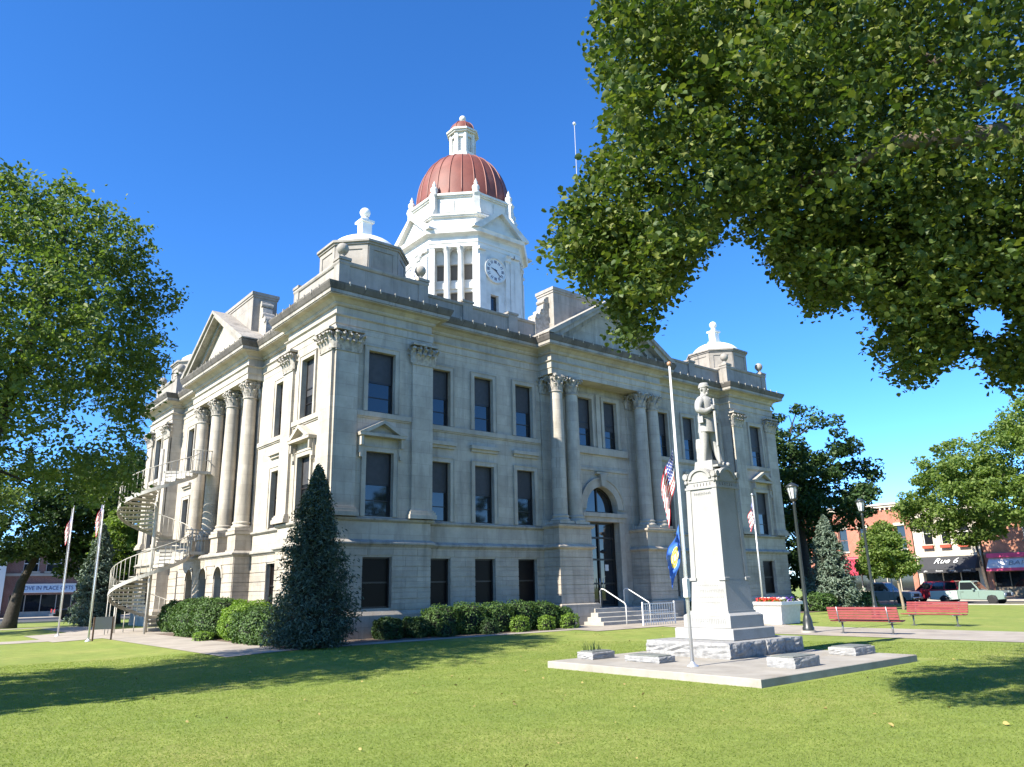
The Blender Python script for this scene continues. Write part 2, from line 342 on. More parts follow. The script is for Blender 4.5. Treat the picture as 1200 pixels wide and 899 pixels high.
def window(P, kind, uc, z0, z1, w, n, sur=True, seed=0):
    """one sash window: dark frame (part) with glass, blind, stone surround and sill"""
    rr = random.Random(seed); f = MB(); a, c = uc-w/2, uc+w/2; q = n-.24; t = .06; zm = z0+(z1-z0)*.5
    f.fbox(P, a, a+t, q, q+.08, z0, z1); f.fbox(P, c-t, c, q, q+.08, z0, z1); f.fbox(P, a+t, c-t, q, q+.08, z0, z0+t); f.fbox(P, a+t, c-t, q, q+.08, z1-t, z1)
    f.fbox(P, a+t, c-t, q+.005, q+.07, zm-.03, zm+.03)
    if kind != 'base': f.fbox(P, a+t, c-t, q+.005, q+.06, z0+(zm-z0)*.5-.018, z0+(zm-z0)*.5+.018)
    o = f.build('window', M['frame'], CH)
    zb_ = zm-(z1-z0)*rr.choice((-.06, 0, 0, 0, .02, .12)) if kind != 'base' else zm
    g_ = MB(); g_.add([P(a+t, q+.03, z0+t), P(c-t, q+.03, z0+t), P(c-t, q+.03, zb_), P(a+t, q+.03, zb_)], [(0, 1, 2, 3)])
    g_.build('glass', M['darkpane'] if kind == 'base' else M['glass'], o)
    g2 = MB(); g2.add([P(a+t, q+.045, zb_), P(c-t, q+.045, zb_), P(c-t, q+.045, z1-t), P(a+t, q+.045, z1-t)], [(0, 1, 2, 3)])
    g2.build('upper_sash', M['darkpane'] if kind == 'base' else M['shade'], o)
    bl = MB(); bl.fbox(P, a+t, c-t, q-.35, q-.33, z0, z1); bl.build('blind', M['blind'], o)
    if sur:
        s = MB(); k = .17
        s.fbox(P, a-k, a, n, n+.06, z0, z1+k); s.fbox(P, c, c+k, n, n+.06, z0, z1+k); s.fbox(P, a, c, n, n+.06, z1, z1+k)
        s.fbox(P, a-k-.03, a-k, n, n+.09, z0, z1+k+.03); s.fbox(P, c+k, c+k+.03, n, n+.09, z0, z1+k+.03); s.fbox(P, a-k, c+k, n, n+.088, z1+k, z1+k+.03)
        s.build('surround', M['trim'], o)
    return o
def courses(b, P, u0, u1, n, z0, z1, ops=(), h=.4, gap=.03, dep=.035):
    k = 0; z = z0
    while z < z1-.05:
        ze = min(z+h, z1); iv = [(u0, u1)]
        for o in ops:
            if o[2] < ze-.01 and o[3] > z+.01:
                iv = [p for a, c in iv for p in ((a, min(c, o[0])), (max(a, o[1]), c)) if p[1]-p[0] > .02]
        for a, c in iv:
            cuts = [a]; st = .55 if k % 2 else 0; x = u0+st
            while x < c-.25:
                if x > a+.25: cuts.append(x)
                x += 1.1
            cuts.append(c)
            for p, q in zip(cuts[:-1], cuts[1:]): b.fbox(P, p+.004, q-.004, n-.02, n+dep, z+gap, ze)
        z = ze; k += 1
UW = (8.65, 11.13); FW = (4.57, 7.06); BW = (1.2, 3.06)
wl_ = MB(); sd = 0
def bay_front(P, segs, rust_n=.0):
    global sd
    for (u0, u1, n, wins) in segs:
        ops = []
        for (uc, w) in wins:
            ops += [(uc-w/2, uc+w/2, *UW), (uc-w/2, uc+w/2, *FW), (uc-w/2-.02, uc+w/2+.02, *BW)]
        wall(wl_, P, u0, u1, n, .0, 11.75, ops)
        rs = MB(); courses(rs, P, u0, u1, n, 1.1, ZL1, ops); rs.build('basement_course', M['rust'], CH)
        for (uc, w) in wins:
            sd += 3
            window(P, 'upper', uc, *UW, w, n, seed=sd); window(P, 'first', uc, *FW, w, n, seed=sd+1); window(P, 'base', uc, *BW, w+.04, n, sur=False, seed=sd+2)
WX = [5.36, 7.73, 10.13]
front = [(0, PW, 0, [(2.07, 1.22)]), (PW, 11.14, -D1, [(x, 1.06) for x in WX]), (19.16, L_-PW, -D1, [(L_-x, 1.06) for x in WX[::-1]]), (L_-PW, L_, 0, [(L_-2.07, 1.22)])]
bay_front(FR, front)
left = [(0, LW, 0, [(2.27, 1.15)]), (LW, 8.88, -D2, [(6.5, 1.0)]), (16.82, M_-LW, -D2, [(M_-6.5, 1.0)]), (M_-LW, M_, 0, [(M_-2.27, 1.15)])]
bay_front(LF, left)
# returns between planes
for x in (PW, L_-PW): wl_.add([(x, 0, 0), (x, D1, 0), (x, D1, 12), (x, 0, 12)], [(0, 1, 2, 3)])
for y in (LW, M_-LW): wl_.add([(0, y, 0), (D2, y, 0), (D2, y, 12), (0, y, 12)], [(0, 1, 2, 3)])
wl_.add([(L_, 0, 0), (L_, M_, 0), (L_, M_, 12), (L_, 0, 12), (0, M_, 0), (0, M_, 12)], [(0, 1, 2, 3), (1, 4, 5, 2)])
# entrance bay wall, piers and arch
EN = -.735; AC = 15.15; AR = 1.12; AZ = 5.52
ops = [(13.74, 14.72, *UW), (15.58, 16.56, *UW)]
wall(wl_, FR, 11.14, 19.16, EN, 0, 12, [*ops, (AC-AR, AC+AR, .85, AZ+AR+.15)], .3)
arc = [(AC+AR*math.cos(t), AZ+AR*math.sin(t)) for t in np.linspace(PI, 0, 17)]
top_ = AZ+AR+.15
for (a, b) in zip(arc[:-1], arc[1:]):
    wl_.add([FR(a[0], EN, a[1]), FR(b[0], EN, b[1]), FR(b[0], EN, top_), FR(a[0], EN, top_)], [(0, 1, 2, 3)])
    wl_.add([FR(a[0], EN, a[1]), FR(b[0], EN, b[1]), FR(b[0], EN-.45, b[1]), FR(a[0], EN-.45, a[1])], [(0, 1, 2, 3)])
for uc in (14.23, 16.07): sd += 1; window(FR, 'upper', uc, *UW, .98, EN, seed=sd)
wall(wl_, LF, 8.88, 16.82, -.75, 3.5, 12, [(y-.48, y+.48, *zz) for y in (10.65, 12.85, 15.05) for zz in (UW, FW)], .25)
for y in (10.65, 12.85, 15.05):
    for zz in (UW, FW): sd += 1; window(LF, 'upper', y, *zz, .96, -.75, seed=sd)
wl_.add([(-.1, 8.88, 3.5), (.8, 8.88, 3.5), (.8, 16.82, 3.5), (-.1, 16.82, 3.5)], [(0, 1, 2, 3)])
for y in (8.88, 16.82): wl_.add([(.64, y, 3.5), (.75, y, 3.5), (.75, y, 12), (.64, y, 12)], [(0, 1, 2, 3)])
wl_.build('wall', M['stone'], CH)
# left base block with three arched openings
rs = MB()
lb = MB(); arches = [10.75, 12.85, 14.95]
LBN = .14
for i, yc in enumerate([None]):
    ys = [8.88]+[v for c in arches for v in (c-.5, c+.5)]+[16.82]
    for a, c in zip(ys[::2], ys[1::2]): lb.add([LF(a, LBN, 0), LF(c, LBN, 0), LF(c, LBN, 3.5), LF(a, LBN, 3.5)], [(0, 1, 2, 3)])
for c in arches:
    pts = [(c+.5*math.cos(t), 2.55+.5*math.sin(t)) for t in np.linspace(PI, 0, 13)]
    for p, q in zip(pts[:-1], pts[1:]):
        lb.add([LF(p[0], LBN, p[1]), LF(q[0], LBN, q[1]), LF(q[0], LBN, 3.5), LF(p[0], LBN, 3.5)], [(0, 1, 2, 3)])
        lb.add([LF(p[0], LBN, p[1]), LF(q[0], LBN, q[1]), LF(q[0], LBN-.4, q[1]), LF(p[0], LBN-.4, p[1])], [(0, 1, 2, 3)])
    for s_ in (-.5, .5): lb.add([LF(c+s_, LBN, 0), LF(c+s_, LBN, 2.55), LF(c+s_, LBN-.4, 2.55), LF(c+s_, LBN-.4, 0)], [(0, 1, 2, 3)])
for y in (8.88, 16.82): lb.add([(-LBN, y, 0), (.64, y, 0), (.64, y, 3.5), (-LBN, y, 3.5)], [(0, 1, 2, 3)])
k = 0
for z in np.arange(1.1, 3.5, .4):
    rows = [(8.88, 10.2), (11.3, 12.3), (13.4, 14.4), (15.5, 16.82)] if z < 3.0 else [(8.88, 12.3), (12.3, 16.82)]
    for a, c in rows: rs.fbox(LF, a+.004, c-.004, LBN-.02, LBN+.035, z+.03, min(z+.4, 3.5))
    rs.box(-LBN, .60, 8.845, 8.9, z+.03, min(z+.4, 3.5))
lb.build('portico_base', M['rust'], CH)
for c in arches:
    wq = MB(); pts = [(c-.47, 1.0)]+[(c+.47*math.cos(t), 2.55+.47*math.sin(t)) for t in np.linspace(PI, 0, 13)]+[(c+.47, 1.0)]
    wq.poly(LF, pts, LBN-.36, LBN-.34); o = wq.build('arched_window', M['glass'], CH)
    fb = MB(); fb.fbox(LF, c-.03, c+.03, LBN-.34, LBN-.3, 1, 3.0); fb.fbox(LF, c-.47, c-.03, LBN-.34, LBN-.3, 2.5, 2.56); fb.fbox(LF, c+.03, c+.47, LBN-.34, LBN-.3, 2.5, 2.56); fb.build('frame', M['frame'], o)
    vs_ = MB(); pts = [(c+r*math.cos(t), 2.55+r*math.sin(t)) for r, ts in ((.66, np.linspace(PI, 0, 13)), (.52, np.linspace(0, PI, 13))) for t in ts]
    for i in range(12): vs_.poly(LF, [pts[i], pts[i+1], pts[24-i], pts[25-i]], LBN+.035, LBN+.06)
    vs_.build('arch_ring', M['trim'], o)
rs.build('basement_course', M['rust'], CH)
# corner returns of rustication
rs = MB()
for z in np.arange(1.1, 3.5, .4):
    ze = min(z+.4, 3.5); rs.box(PW-.02, PW+.035, .02, D1-.02, z+.03, ze); rs.box(L_-PW-.035, L_-PW+.02, .02, D1-.02, z+.03, ze)
    rs.box(.02, D2-.02, LW-.02, LW+.035, z+.03, ze)
rs.build('basement_course', M['rust'], CH)
# piers under paired columns
for a, c in ((11.14, 13.15), (17.15, 19.16)):
    p = MB(); p.box(a, c, -.38, .75, 1.1, 4.5)
    for z in np.arange(1.1, 3.5, .4): p.box(a-.03, c+.03, -.41, .74, z+.03, min(z+.4, 3.5))
    p.box(a-.02, c+.02, -.40, .745, 3.58, 4.5); p.cbox(a-.18, c+.18, -.58, .72, .1, 1.1, .05)
    p.sweep([(a, .7), (a, -.4), (c, -.4), (c, .72)], [(0, 3.46), (.1, 3.5), (.16, 3.55), (.16, 3.6), (.06, 3.68), (0, 3.68)], False)
    p.sweep([(a, .7), (a, -.4), (c, -.4), (c, .72)], [(-.3, 4.42), (.06, 4.42), (.14, 4.5), (.14, 4.57), (0, 4.6), (-.3, 4.6)], False)
    p.box(a+.05, c-.05, -.34, .7, 4.5, 4.62)
    p.build('pier', M['rust'], CH)
# outlines (outward to the right of travel)
def outline(pf, px, eb=True):
    P_ = [(0, 0), (PW, 0), (PW, D1), (11.14, D1)]
    P_ += [(11.14, -pf), (19.16, -pf), (19.16, D1)] if pf is not None else [(19.16, D1)]
    P_ += [(L_-PW, D1), (L_-PW, 0), (L_, 0), (L_, M_), (0, M_), (0, M_-LW), (D2, M_-LW), (D2, 16.82)]
    P_ += [(-px, 16.82), (-px, 8.88)] if px is not None else []
    P_ += [(D2, 8.88), (D2, LW), (0, LW)] if px is not None else [(D2, LW), (0, LW)]
    return P_
b = MB()
lo = [(0, 0), (PW, 0), (PW, D1), (11.14, D1)]; hi_ = [(19.16, D1), (L_-PW, D1), (L_-PW, 0), (L_, 0), (L_, M_), (0, M_), (0, M_-LW), (D2, M_-LW), (D2, 16.82), (-.14, 16.82), (-.14, 8.88), (D2, 8.88), (D2, LW), (0, LW), (0, 0)]
hi2 = [(19.16, D1), (L_-PW, D1), (L_-PW, 0), (L_, 0), (L_, M_), (0, M_), (0, M_-LW), (D2, M_-LW), (D2, 16.82)]; lo2 = [(D2, 8.88), (D2, LW), (0, LW), (0, 0), (PW, 0), (PW, D1), (11.14, D1)]
full_low = hi_[:-1]+lo
belt = [(-.1, 3.42), (.05, 3.44), (.1, 3.5), (.16, 3.54), (.16, 3.6), (.05, 3.69), (.03, 3.7), (-.1, 3.7)]
b.sweep(full_low, belt, False)
led = [(-.1, 4.36), (.05, 4.38), (.12, 4.44), (.12, 4.5), (.02, 4.535), (-.1, 4.535)]
b.sweep(hi2, led, False); b.sweep(lo2, led, False)
b.build('belt_moulding', M['cornice'], CH)
b = MB(); b.sweep(full_low, [(-.1, 0), (.13, 0), (.13, .95), (.06, 1.1), (-.1, 1.1)], False); b.build('plinth', M['rust'], CH)
OU = outline(.25, .1)
b = MB(); b.sweep(OU, [(-.7, 11.72), (.012, 11.72), (.012, 11.98), (.05, 12.0), (.05, 12.28), (.13, 12.33), (.13, 12.36), (0, 12.4), (0, 12.74), (-.7, 12.74)]); b.build('entablature', M['stone'], CH)
# soffit slab of porticos
b = MB(); b.box(11.2, 19.1, -.22, .8, 11.74, 13.4); b.box(-.08, 1.0, 8.95, 16.75, 11.75, 13.4); b.build('portico_ceiling', M['trim'], CH)
b = MB(); b.sweep(OU, [(-.5, 12.70), (.06, 12.72), (.12, 12.78), (.12, 12.84), (.26, 12.94), (.30, 12.97), (.52, 12.99), (.52, 13.02), (-.5, 13.06)]); b.build('bed_moulding', M['trim'], CH)
b = MB(); b.sweep(OU, [(-.6, 13.03), (.56, 13.03), (.56, 13.16), (-.6, 13.16)])
gt = MB(); gt.sweep(OU, [(.3, 13.163), (.57, 13.163), (.60, 13.2), (.68, 13.38), (.69, 13.45), (.3, 13.49), (-.6, 13.5), (-.6, 13.48)]); gt.build('gutter', M['gutter'], CH)
b.box(.6, L_-.6, .8, M_-.6, 13.2, 13.47)
b.build('cornice', M['cornice'], CH)
nblk = 0
for i in range(len(OU)):   # small blocks along the gutter edge
    p, q = OU[i], OU[(i+1) % len(OU)]; Ln = math.hypot(q[0]-p[0], q[1]-p[1]); d = ((q[0]-p[0])/Ln, (q[1]-p[1])/Ln); nn = (d[1], -d[0])
    if p[0] > 29 or p[1] > 25.5: continue
    for k in range(int(Ln/.68)+1):
        s_ = .2+k*.68; x = p[0]+d[0]*s_+nn[0]*.675; y = p[1]+d[1]*s_+nn[1]*.675
        if s_ > Ln+.5: break
        if nblk >= 100: break
        nblk += 1; dn = MB(); dn.box(x-.02, x+.02, y-.02, y+.02, 13.36, 13.53); dn.build('cornice_block', M['trim'], CH)
# sill courses, hoods
for P, segs in ((FR, front), (LF, left)):
    for (u0, u1, n, wins) in segs:
        b = MB(); pav = len(wins) == 1 and n == 0
        a, c = (u0+1.0, u1-1.0) if pav else (u0+.05, u1-.05)
        b.poly(P, [(a, 8.42), (c, 8.42), (c, 8.62), (a, 8.62)], n-.02, n+.10); b.poly(P, [(a, 8.36), (c, 8.36), (c, 8.42), (a, 8.42)], n-.02, n+.05); b.build('sill_course', M['trim'], CH)
for P, segs in ((FR, front), (LF, left)):
    for (u0, u1, n, wins) in segs:
        for uc, w in wins:
            h = MB(); a, c = uc-w/2-.2, uc+w/2+.2
            if n == 0:
                h.poly(P, [(a-.2, 7.62), (c+.2, 7.62), (c+.24, 7.74), (a-.24, 7.74)], n, n+.34)
                h.poly(P, [(a-.24, 7.74), (uc, 8.28), (uc, 8.14), (a+.10, 7.74)], n, n+.36); h.poly(P, [(c+.24, 7.74), (c-.10, 7.74), (uc, 8.14), (uc, 8.28)], n, n+.36)
                h.poly(P, [(a+.1, 7.742), (c-.1, 7.742), (uc, 8.13)], n, n+.1)
                for e in (a-.16, c): h.poly(P, [(e, 6.95), (e+.16, 6.95), (e+.16, 7.62), (e, 7.62)], n, n+.12); h.poly(P, [(e+.02, 7.25), (e+.14, 7.25), (e+.14, 7.62), (e+.02, 7.62)], n+.12, n+.26); h.poly(P, [(e+.03, 6.8), (e+.13, 6.8), (e+.13, 6.95), (e+.03, 6.95)], n, n+.16)
                h.build('window_pediment', M['trim'], CH)
            else:
                h.poly(P, [(a-.05, 7.78), (c+.05, 7.78), (c+.05, 7.94), (a-.05, 7.94)], n, n+.2); h.poly(P, [(a, 7.66), (c, 7.66), (c, 7.78), (a, 7.78)], n, n+.1)
                h.build('window_hood', M['trim'], CH)
# pilasters
def leafstrip(b, cx, cy, ux, uy, z, h, w, out, curl):
    """one carved acanthus leaf; (ux,uy) faces outward"""
    px, py = -uy, ux; pr = [(0, 0, 1), (.04, .45, 1.05), (.10, .8, .8), (.10+curl, 1.0, .6), (.13+curl, .88, .35)]; vs = []
    for o, t, ww in pr:
        for s_ in (-1, 0, 1): oo = out+o+(.02 if s_ == 0 else 0); vs.append((cx+ux*oo+px*s_*w*ww/2, cy+uy*oo+py*s_*w*ww/2, z+t*h))
    b.add(vs, [(3*i+j, 3*i+j+1, 3*i+j+4, 3*i+j+3) for i in range(4) for j in range(2)])
def volute(b, x, y, z, r, ax, ay):
    pts = []
    for k in range(15):
        a = k*.62; rr = r*(1-k/17); pts.append((x+ax*rr*math.cos(a), y+ay*rr*math.cos(a), z+rr*math.sin(a)))
    b.tube(pts, [.045*(1-k/22) for k in range(15)], 5)
def cap_round(b, x, y, r, z0, z1):
    h = z1-z0
    b.lathe([(r, z0-.02), (r+.05, z0), (r+.05, z0+.05), (r*.98, z0+.07), (r, z0+h*.55), (r*1.35, z0+h*.86)], (x, y), 20)
    for k in range(8):
        a = 2*PI*k/8; leafstrip(b, x, y, math.cos(a), math.sin(a), z0+.05, h*.42, r*.72, r*.98, .06)
        a += PI/8; leafstrip(b, x, y, math.cos(a), math.sin(a), z0+.05, h*.72, r*.66, r*.96, .09)
        a -= PI/8; leafstrip(b, x, y, math.cos(a), math.sin(a), z0+h*.5, h*.36, r*.4, r*1.0, .07)
    for sx in (-1, 1):
        for sy in (-1, 1):
            q = .7071; volute(b, x+sx*r*1.12, y+sy*r*1.12, z0+h*.76, .13, sx*q, sy*q)
    s_ = r*1.42; pts = []
    for i in range(4):
        a = PI/4+i*PI/2; cxn, cyn = x+s_*1.2*math.cos(a), y+s_*1.2*math.sin(a); d = .07
        pts += [(cxn+d*math.sin(a), cyn-d*math.cos(a)), (cxn-d*math.sin(a), cyn+d*math.cos(a)), (x+s_*.74*math.cos(a+PI/4), y+s_*.74*math.sin(a+PI/4))]
    b.prism(pts, z1-.11, z1-.002)
def cap_flat(b, P, u0, u1, n, pr, z0, z1):
    """pilaster capital on the front of a pilaster"""
    h = z1-z0; w = u1-u0
    b.fbox(P, u0-.03, u1+.03, n, n+pr+.05, z0, z0+.06); b.fbox(P, u0+.02, u1-.02, n, n+pr+.03, z0+.06, z1-.11); b.fbox(P, u0-.14, u1+.14, n, n+pr+.24, z1-.09, z1-.002)
    e0 = Vector(P(1, 0, 0))-Vector(P(0, 0, 0)); e1 = Vector(P(0, 1, 0))-Vector(P(0, 0, 0))
    for k in range(4):
        c = P(u0+w*(k+.5)/4, n+pr, 0); leafstrip(b, c[0], c[1], e1.x, e1.y, z0+.06, h*.42, w*.25, .04, .12)
    for k in range(5):
        c = P(u0+w*k/4, n+pr, 0); q_ = (k-2)*.22; leafstrip(b, c[0], c[1], e1.x+e0.x*q_, e1.y+e0.y*q_, z0+.06, h*.68, w*.23, .03, .17)
    for sgn, uu in ((-1, u0), (1, u1)):
        for hh, cl in ((.42, .1), (.68, .15)):
            c = P(uu, n+pr*.5, 0); leafstrip(b, c[0], c[1], e0.x*sgn, e0.y*sgn, z0+.06, h*hh, .14, .0, cl)
        c = P(uu+sgn*.02, n+pr+.06, 0)
        for q2 in (.17, .12): volute(b, c[0]+e1.x*.06, c[1]+e1.y*.06, z1-.30, q2, e0.x*.75+e1.x*.6*sgn, e0.y*.75+e1.y*.6*sgn)
    for k in (0, 1):
        c = P(u0 if k == 0 else u1, n+pr+.1, 0); volute(b, c[0], c[1], z1-.27, .14, e0.x, e0.y)
    for k in range(3):
        c = P(u0+w*(k+1)/4, n+pr, 0); leafstrip(b, c[0], c[1], e1.x, e1.y, z0+h*.5, h*.34, w*.16, .04, .08)
    c = P((u0+u1)/2, n+pr+.14, 0); b.ball((c[0], c[1], z1-.12), .08, 8)
def pilaster(P, u0, u1, n, pr=.12, zb=4.54, capz=(10.87, 11.76)):
    b = MB(); b.fbox(P, u0, u1, n-.05, n+pr, zb, capz[0])
    for d, za, zc in ((.14, zb, zb+.16), (.10, zb+.16, zb+.27), (.05, zb+.27, zb+.34)): b.fbox(P, u0-d, u1+d, n-.05, n+pr+d, za, zc)
    o = b.build('pilaster', M['stone'], CH)
    c = MB(); cap_flat(c, P, u0, u1, n, pr, *capz); c.build('capital', M['cap'], o)
for u0, u1 in ((.0, .98), (3.48, PW), (L_-PW, L_-3.48), (L_-.98, L_)): pilaster(FR, u0, u1, 0)
for u0, u1 in ((.0, .98), (3.6, LW), (M_-LW, M_-3.6), (M_-.98, M_)): pilaster(LF, u0+(.0), u1, 0)
for u0, u1 in ((11.2, 11.95), (12.3, 13.0), (17.3, 18.0), (18.35, 19.1)): pilaster(FR, u0, u1, EN, .10)
for y in (9.45, 11.75, 13.95, 16.25): pilaster(LF, y-.33, y+.33, -.75, .1)
# columns: one round proto, copied
def column_mb(x, y, zb, r=.35):
    b = MB(); b.box(x-.46, x+.46, y-.46, y+.46, zb, zb+.12)
    b.lathe([(.44, zb+.12), (.47, zb+.17), (.44, zb+.23), (.39, zb+.25), (.38, zb+.3), (.42, zb+.34), (.41, zb+.38), (r+.02, zb+.41)], (x, y), 28)
    n = 8; b.lathe([(r*(1-.15*(k/n)**1.7), zb+.41+(10.87-zb-.41)*k/n) for k in range(n+1)], (x, y), 28)
    return b
OFF['courthouse'] = (15.15, 12.85, .15)
def column(x, y, zb):
    o = column_mb(x, y, zb).build('column', M['stone'], CH)
    c = MB(); cap_round(c, x, y, .3, 10.87, 11.73); c.build('capital', M['cap'], o)
for x in (11.63, 12.62, 17.68, 18.67): column(x, .03, 4.62)
for y in (9.45, 11.75, 13.95, 16.25): column(.30, y, 4.62)
for y in (9.45, 11.75, 13.95, 16.25):
    p = MB(); p.box(-.12, .7, y-.5, y+.5, 3.6, 4.45); p.box(-.2, .72, y-.57, y+.57, 4.45, 4.6); p.box(-.17, .7, y-.54, y+.54, 3.66, 3.76); p.build('pedestal', M['rust'], CH)
# entrance: doors, transom, fanlight, arch ring, lintel
d = MB(); d.fbox(FR, AC-AR, AC+AR, EN-.42, EN-.40, .85, 4.9); dg_ = d.build('entrance_door', M['glass'], CH)
f = MB()
for u in (AC-AR, AC-.06, AC+AR-.1): f.fbox(FR, u, u+.1, EN-.40, EN-.32, .85, 4.9)
for z in (.85, 1.9, 3.05, 4.1, 4.8): f.fbox(FR, AC-AR+.1, AC-.06, EN-.39, EN-.33, z, z+.09); f.fbox(FR, AC+.04, AC+AR-.1, EN-.39, EN-.33, z, z+.09)
f.build('door_frame', M['frame'], dg_)
hd = MB(); hd.tube([FR(AC-.12, EN-.28, 1.7), FR(AC-.12, EN-.28, 2.2)], .02); hd.tube([FR(AC+.12, EN-.28, 1.7), FR(AC+.12, EN-.28, 2.2)], .02); hd.build('handle', M['alu'], dg_)
nt_ = MB(); nt_.fbox(FR, AC+.42, AC+.66, EN-.395, EN-.385, 2.55, 2.85); nt_.build('notice', M['wpaint'], dg_)
fl = MB(); fl.poly(FR, [(AC-AR+.02, AZ-.18)]+[(AC+(AR-.02)*math.cos(t), AZ+(AR-.02)*math.sin(t)) for t in np.linspace(PI, 0, 17)]+[(AC+AR-.02, AZ-.18)], EN-.42, EN-.4); o = fl.build('fanlight', M['glass'], CH)
f = MB(); f.fbox(FR, AC-.035, AC+.035, EN-.4, EN-.34, AZ-.15, AZ+AR-.02); f.fbox(FR, AC-AR, AC-.035, EN-.4, EN-.35, AZ-.18, AZ-.08); f.fbox(FR, AC+.035, AC+AR, EN-.4, EN-.35, AZ-.18, AZ-.08)
ring = [(AC+r*math.cos(t), AZ+r*math.sin(t)) for r, ts in ((AR, np.linspace(PI, 0, 17)), (AR-.08, np.linspace(0, PI, 17))) for t in ts]
for i in range(16): f.poly(FR, [ring[i], ring[i+1], ring[32-i], ring[33-i]], EN-.4, EN-.33)
f.build('frame', M['frame'], o)
lt = MB(); lt.fbox(FR, AC-AR-.35, AC+AR+.35, EN-.36, EN+.16, 4.9, 5.12); lt.fbox(FR, AC-AR-.45, AC+AR+.45, EN-.36, EN+.26, 5.12, 5.32)
ar = MB()
for r0, r1, n in ((AR, AR+.38, .07), (AR+.38, AR+.46, .12)):
    ring = [(AC+r*math.cos(t), AZ+r*math.sin(t)) for r, ts in ((r1, np.linspace(PI, 0, 25)), (r0, np.linspace(0, PI, 25))) for t in ts]
    for i in range(24): ar.poly(FR, [ring[i], ring[i+1], ring[48-i], ring[49-i]], EN, EN+n)
ar.poly(FR, [(AC-.14, AZ+AR), (AC+.14, AZ+AR), (AC+.22, AZ+AR+.62), (AC-.22, AZ+AR+.62)], EN, EN+.24); ar.fbox(FR, AC-.42, AC+.42, EN, EN+.2, AZ+AR+.62, AZ+AR+.72)
ar.build('arch_ring', M['trim'], CH)
for u in (AC-AR-.36, AC+AR): lt.fbox(FR, u, u+.36, EN-.02, EN+.1, .85, 4.9)
lt.fbox(FR, 13.1, 17.2, EN, EN+.14, 8.25, 8.6); lt.fbox(FR, 13.1, 17.2, EN, EN+.07, 7.42, 7.56); lt.fbox(FR, 15.0, 15.3, EN, EN+.09, 8.6, 11.4)
lt.build('entrance_surround', M['trim'], CH)
fo = MB(); fo.box(13.15, 17.15, -.1, .8, .1, .85); fo.build('entrance_floor', M['conc'], CH)
st = MB()
for k, (dd, z) in enumerate(((.1, .85), (.48, .67), (.86, .49), (1.24, .31))):
    st.cbox(13.0-dd*.6, 17.3+dd*.6, -.55-dd, -.05, .05, z, .015)
st.build('entrance_steps', M['conc'], CH)
# pediments
def pediment(P, u0, u1, n, zb, za, name='pediment'):
    uc = (u0+u1)/2; b = MB(); o = .68; th = .48
    sl_ = (za-zb)/(uc-u0)
    b.poly(P, [(u0+.6, zb), (u1-.6, zb), (uc, za-.42)], n-.9, n+.02)
    m = b.build(name, M['stone'], CH)
    r = MB()
    for s_ in (-1, 1):
        e = u0-o if s_ < 0 else u1+o; zt = za+.12
        r.poly(P, [(e, zb), (e, zb+.06), (uc, zt), (uc, zt-.16), (e-s_*.35, zb)], n-1.0, n+.69)
        r.poly(P, [(e-s_*.35, zb+.0), (uc, zt-.16), (uc, zt-.34), (e-s_*.85, zb)], n-.95, n+.58)
        r.poly(P, [(e-s_*.85, zb+.0), (uc, zt-.34), (uc, zt-.56), (e-s_*1.4, zb)], n-.9, n+.2)
    r.build('raking_cornice', M['cornice'], m)
pediment(FR, 11.14, 19.16, .25, 13.5, 16.2); pediment(LF, 8.88, 16.82, .1, 13.5, 16.1)
# parapets
pp = MB()
capp = lambda z: [(-.1, z), (.1, z), (.14, z+.05), (.14, z+.14), (-.1, z+.16)]
def par_run(path, z0, z1, t=.3):
    pp.sweep(path, [(-t, z0), (.04, z0), (.04, z0+.12), (0, z0+.16), (0, z1-.14), (.05, z1-.12), (.08, z1-.06), (.08, z1), (-t, z1)], False)
inn = .12
PL_ = []
for (x0, x1, y0, y1) in ((inn, PW-.2, inn, LW-.2), (L_-PW+.2, L_-inn, inn, LW-.2), (inn, PW-.2, M_-LW+.2, M_-inn), (L_-PW+.2, L_-inn, M_-LW+.2, M_-inn)):
    pp = MB(); PL_.append(pp); pts = [(x0, y0), (x1, y0), (x1, y1), (x0, y1)]
    pp.sweep(pts, [(-.3, 13.46), (.04, 13.46), (.04, 13.62), (0, 13.66), (0, 14.55), (.05, 14.58), (.08, 14.64), (.08, 14.72), (-.3, 14.74)])
    pp.box(x0+.3, x1-.3, y0+.3, y1-.3, 13.4, 14.6)
    for cx_, cy_ in pts:
        sx = .42 if cx_ == x0 else -.42; sy = .42 if cy_ == y0 else -.42
        a, c = sorted((cx_-math.copysign(.05, sx), cx_+sx)); d, e = sorted((cy_-math.copysign(.05, sy), cy_+sy))
        pp.box(a, c, d, e, 13.46, 14.76); pp.box(a-.05, c+.05, d-.05, e+.05, 14.76, 14.88)
pp = MB(); PL_.append(pp)
par_run([(PW-.2, D1+.05), (12.0, D1+.05)], 13.46, 14.55); par_run([(L_-12.0, D1+.05), (L_-PW+.2, D1+.05)], 13.46, 14.55)
for x in (6.9, 9.6, L_-6.9, L_-9.6): pp.box(x-.28, x+.28, D1-.02, D1+.42, 13.46, 14.62); pp.box(x-.33, x+.33, D1-.06, D1+.46, 14.62, 14.72)
par_run([(D2, 9.9), (D2, LW-.2)], 13.46, 14.1); par_run([(D2, M_-LW+.2), (D2, M_-9.9)], 13.46, 14.1)
pp.box(L_-.5, L_-.2, 4, M_-4, 13.46, 14.5); pp.box(4, L_-4, M_-.5, M_-.2, 13.46, 14.5)
for q_ in PL_: q_.build('parapet', M['parapet'], CH)
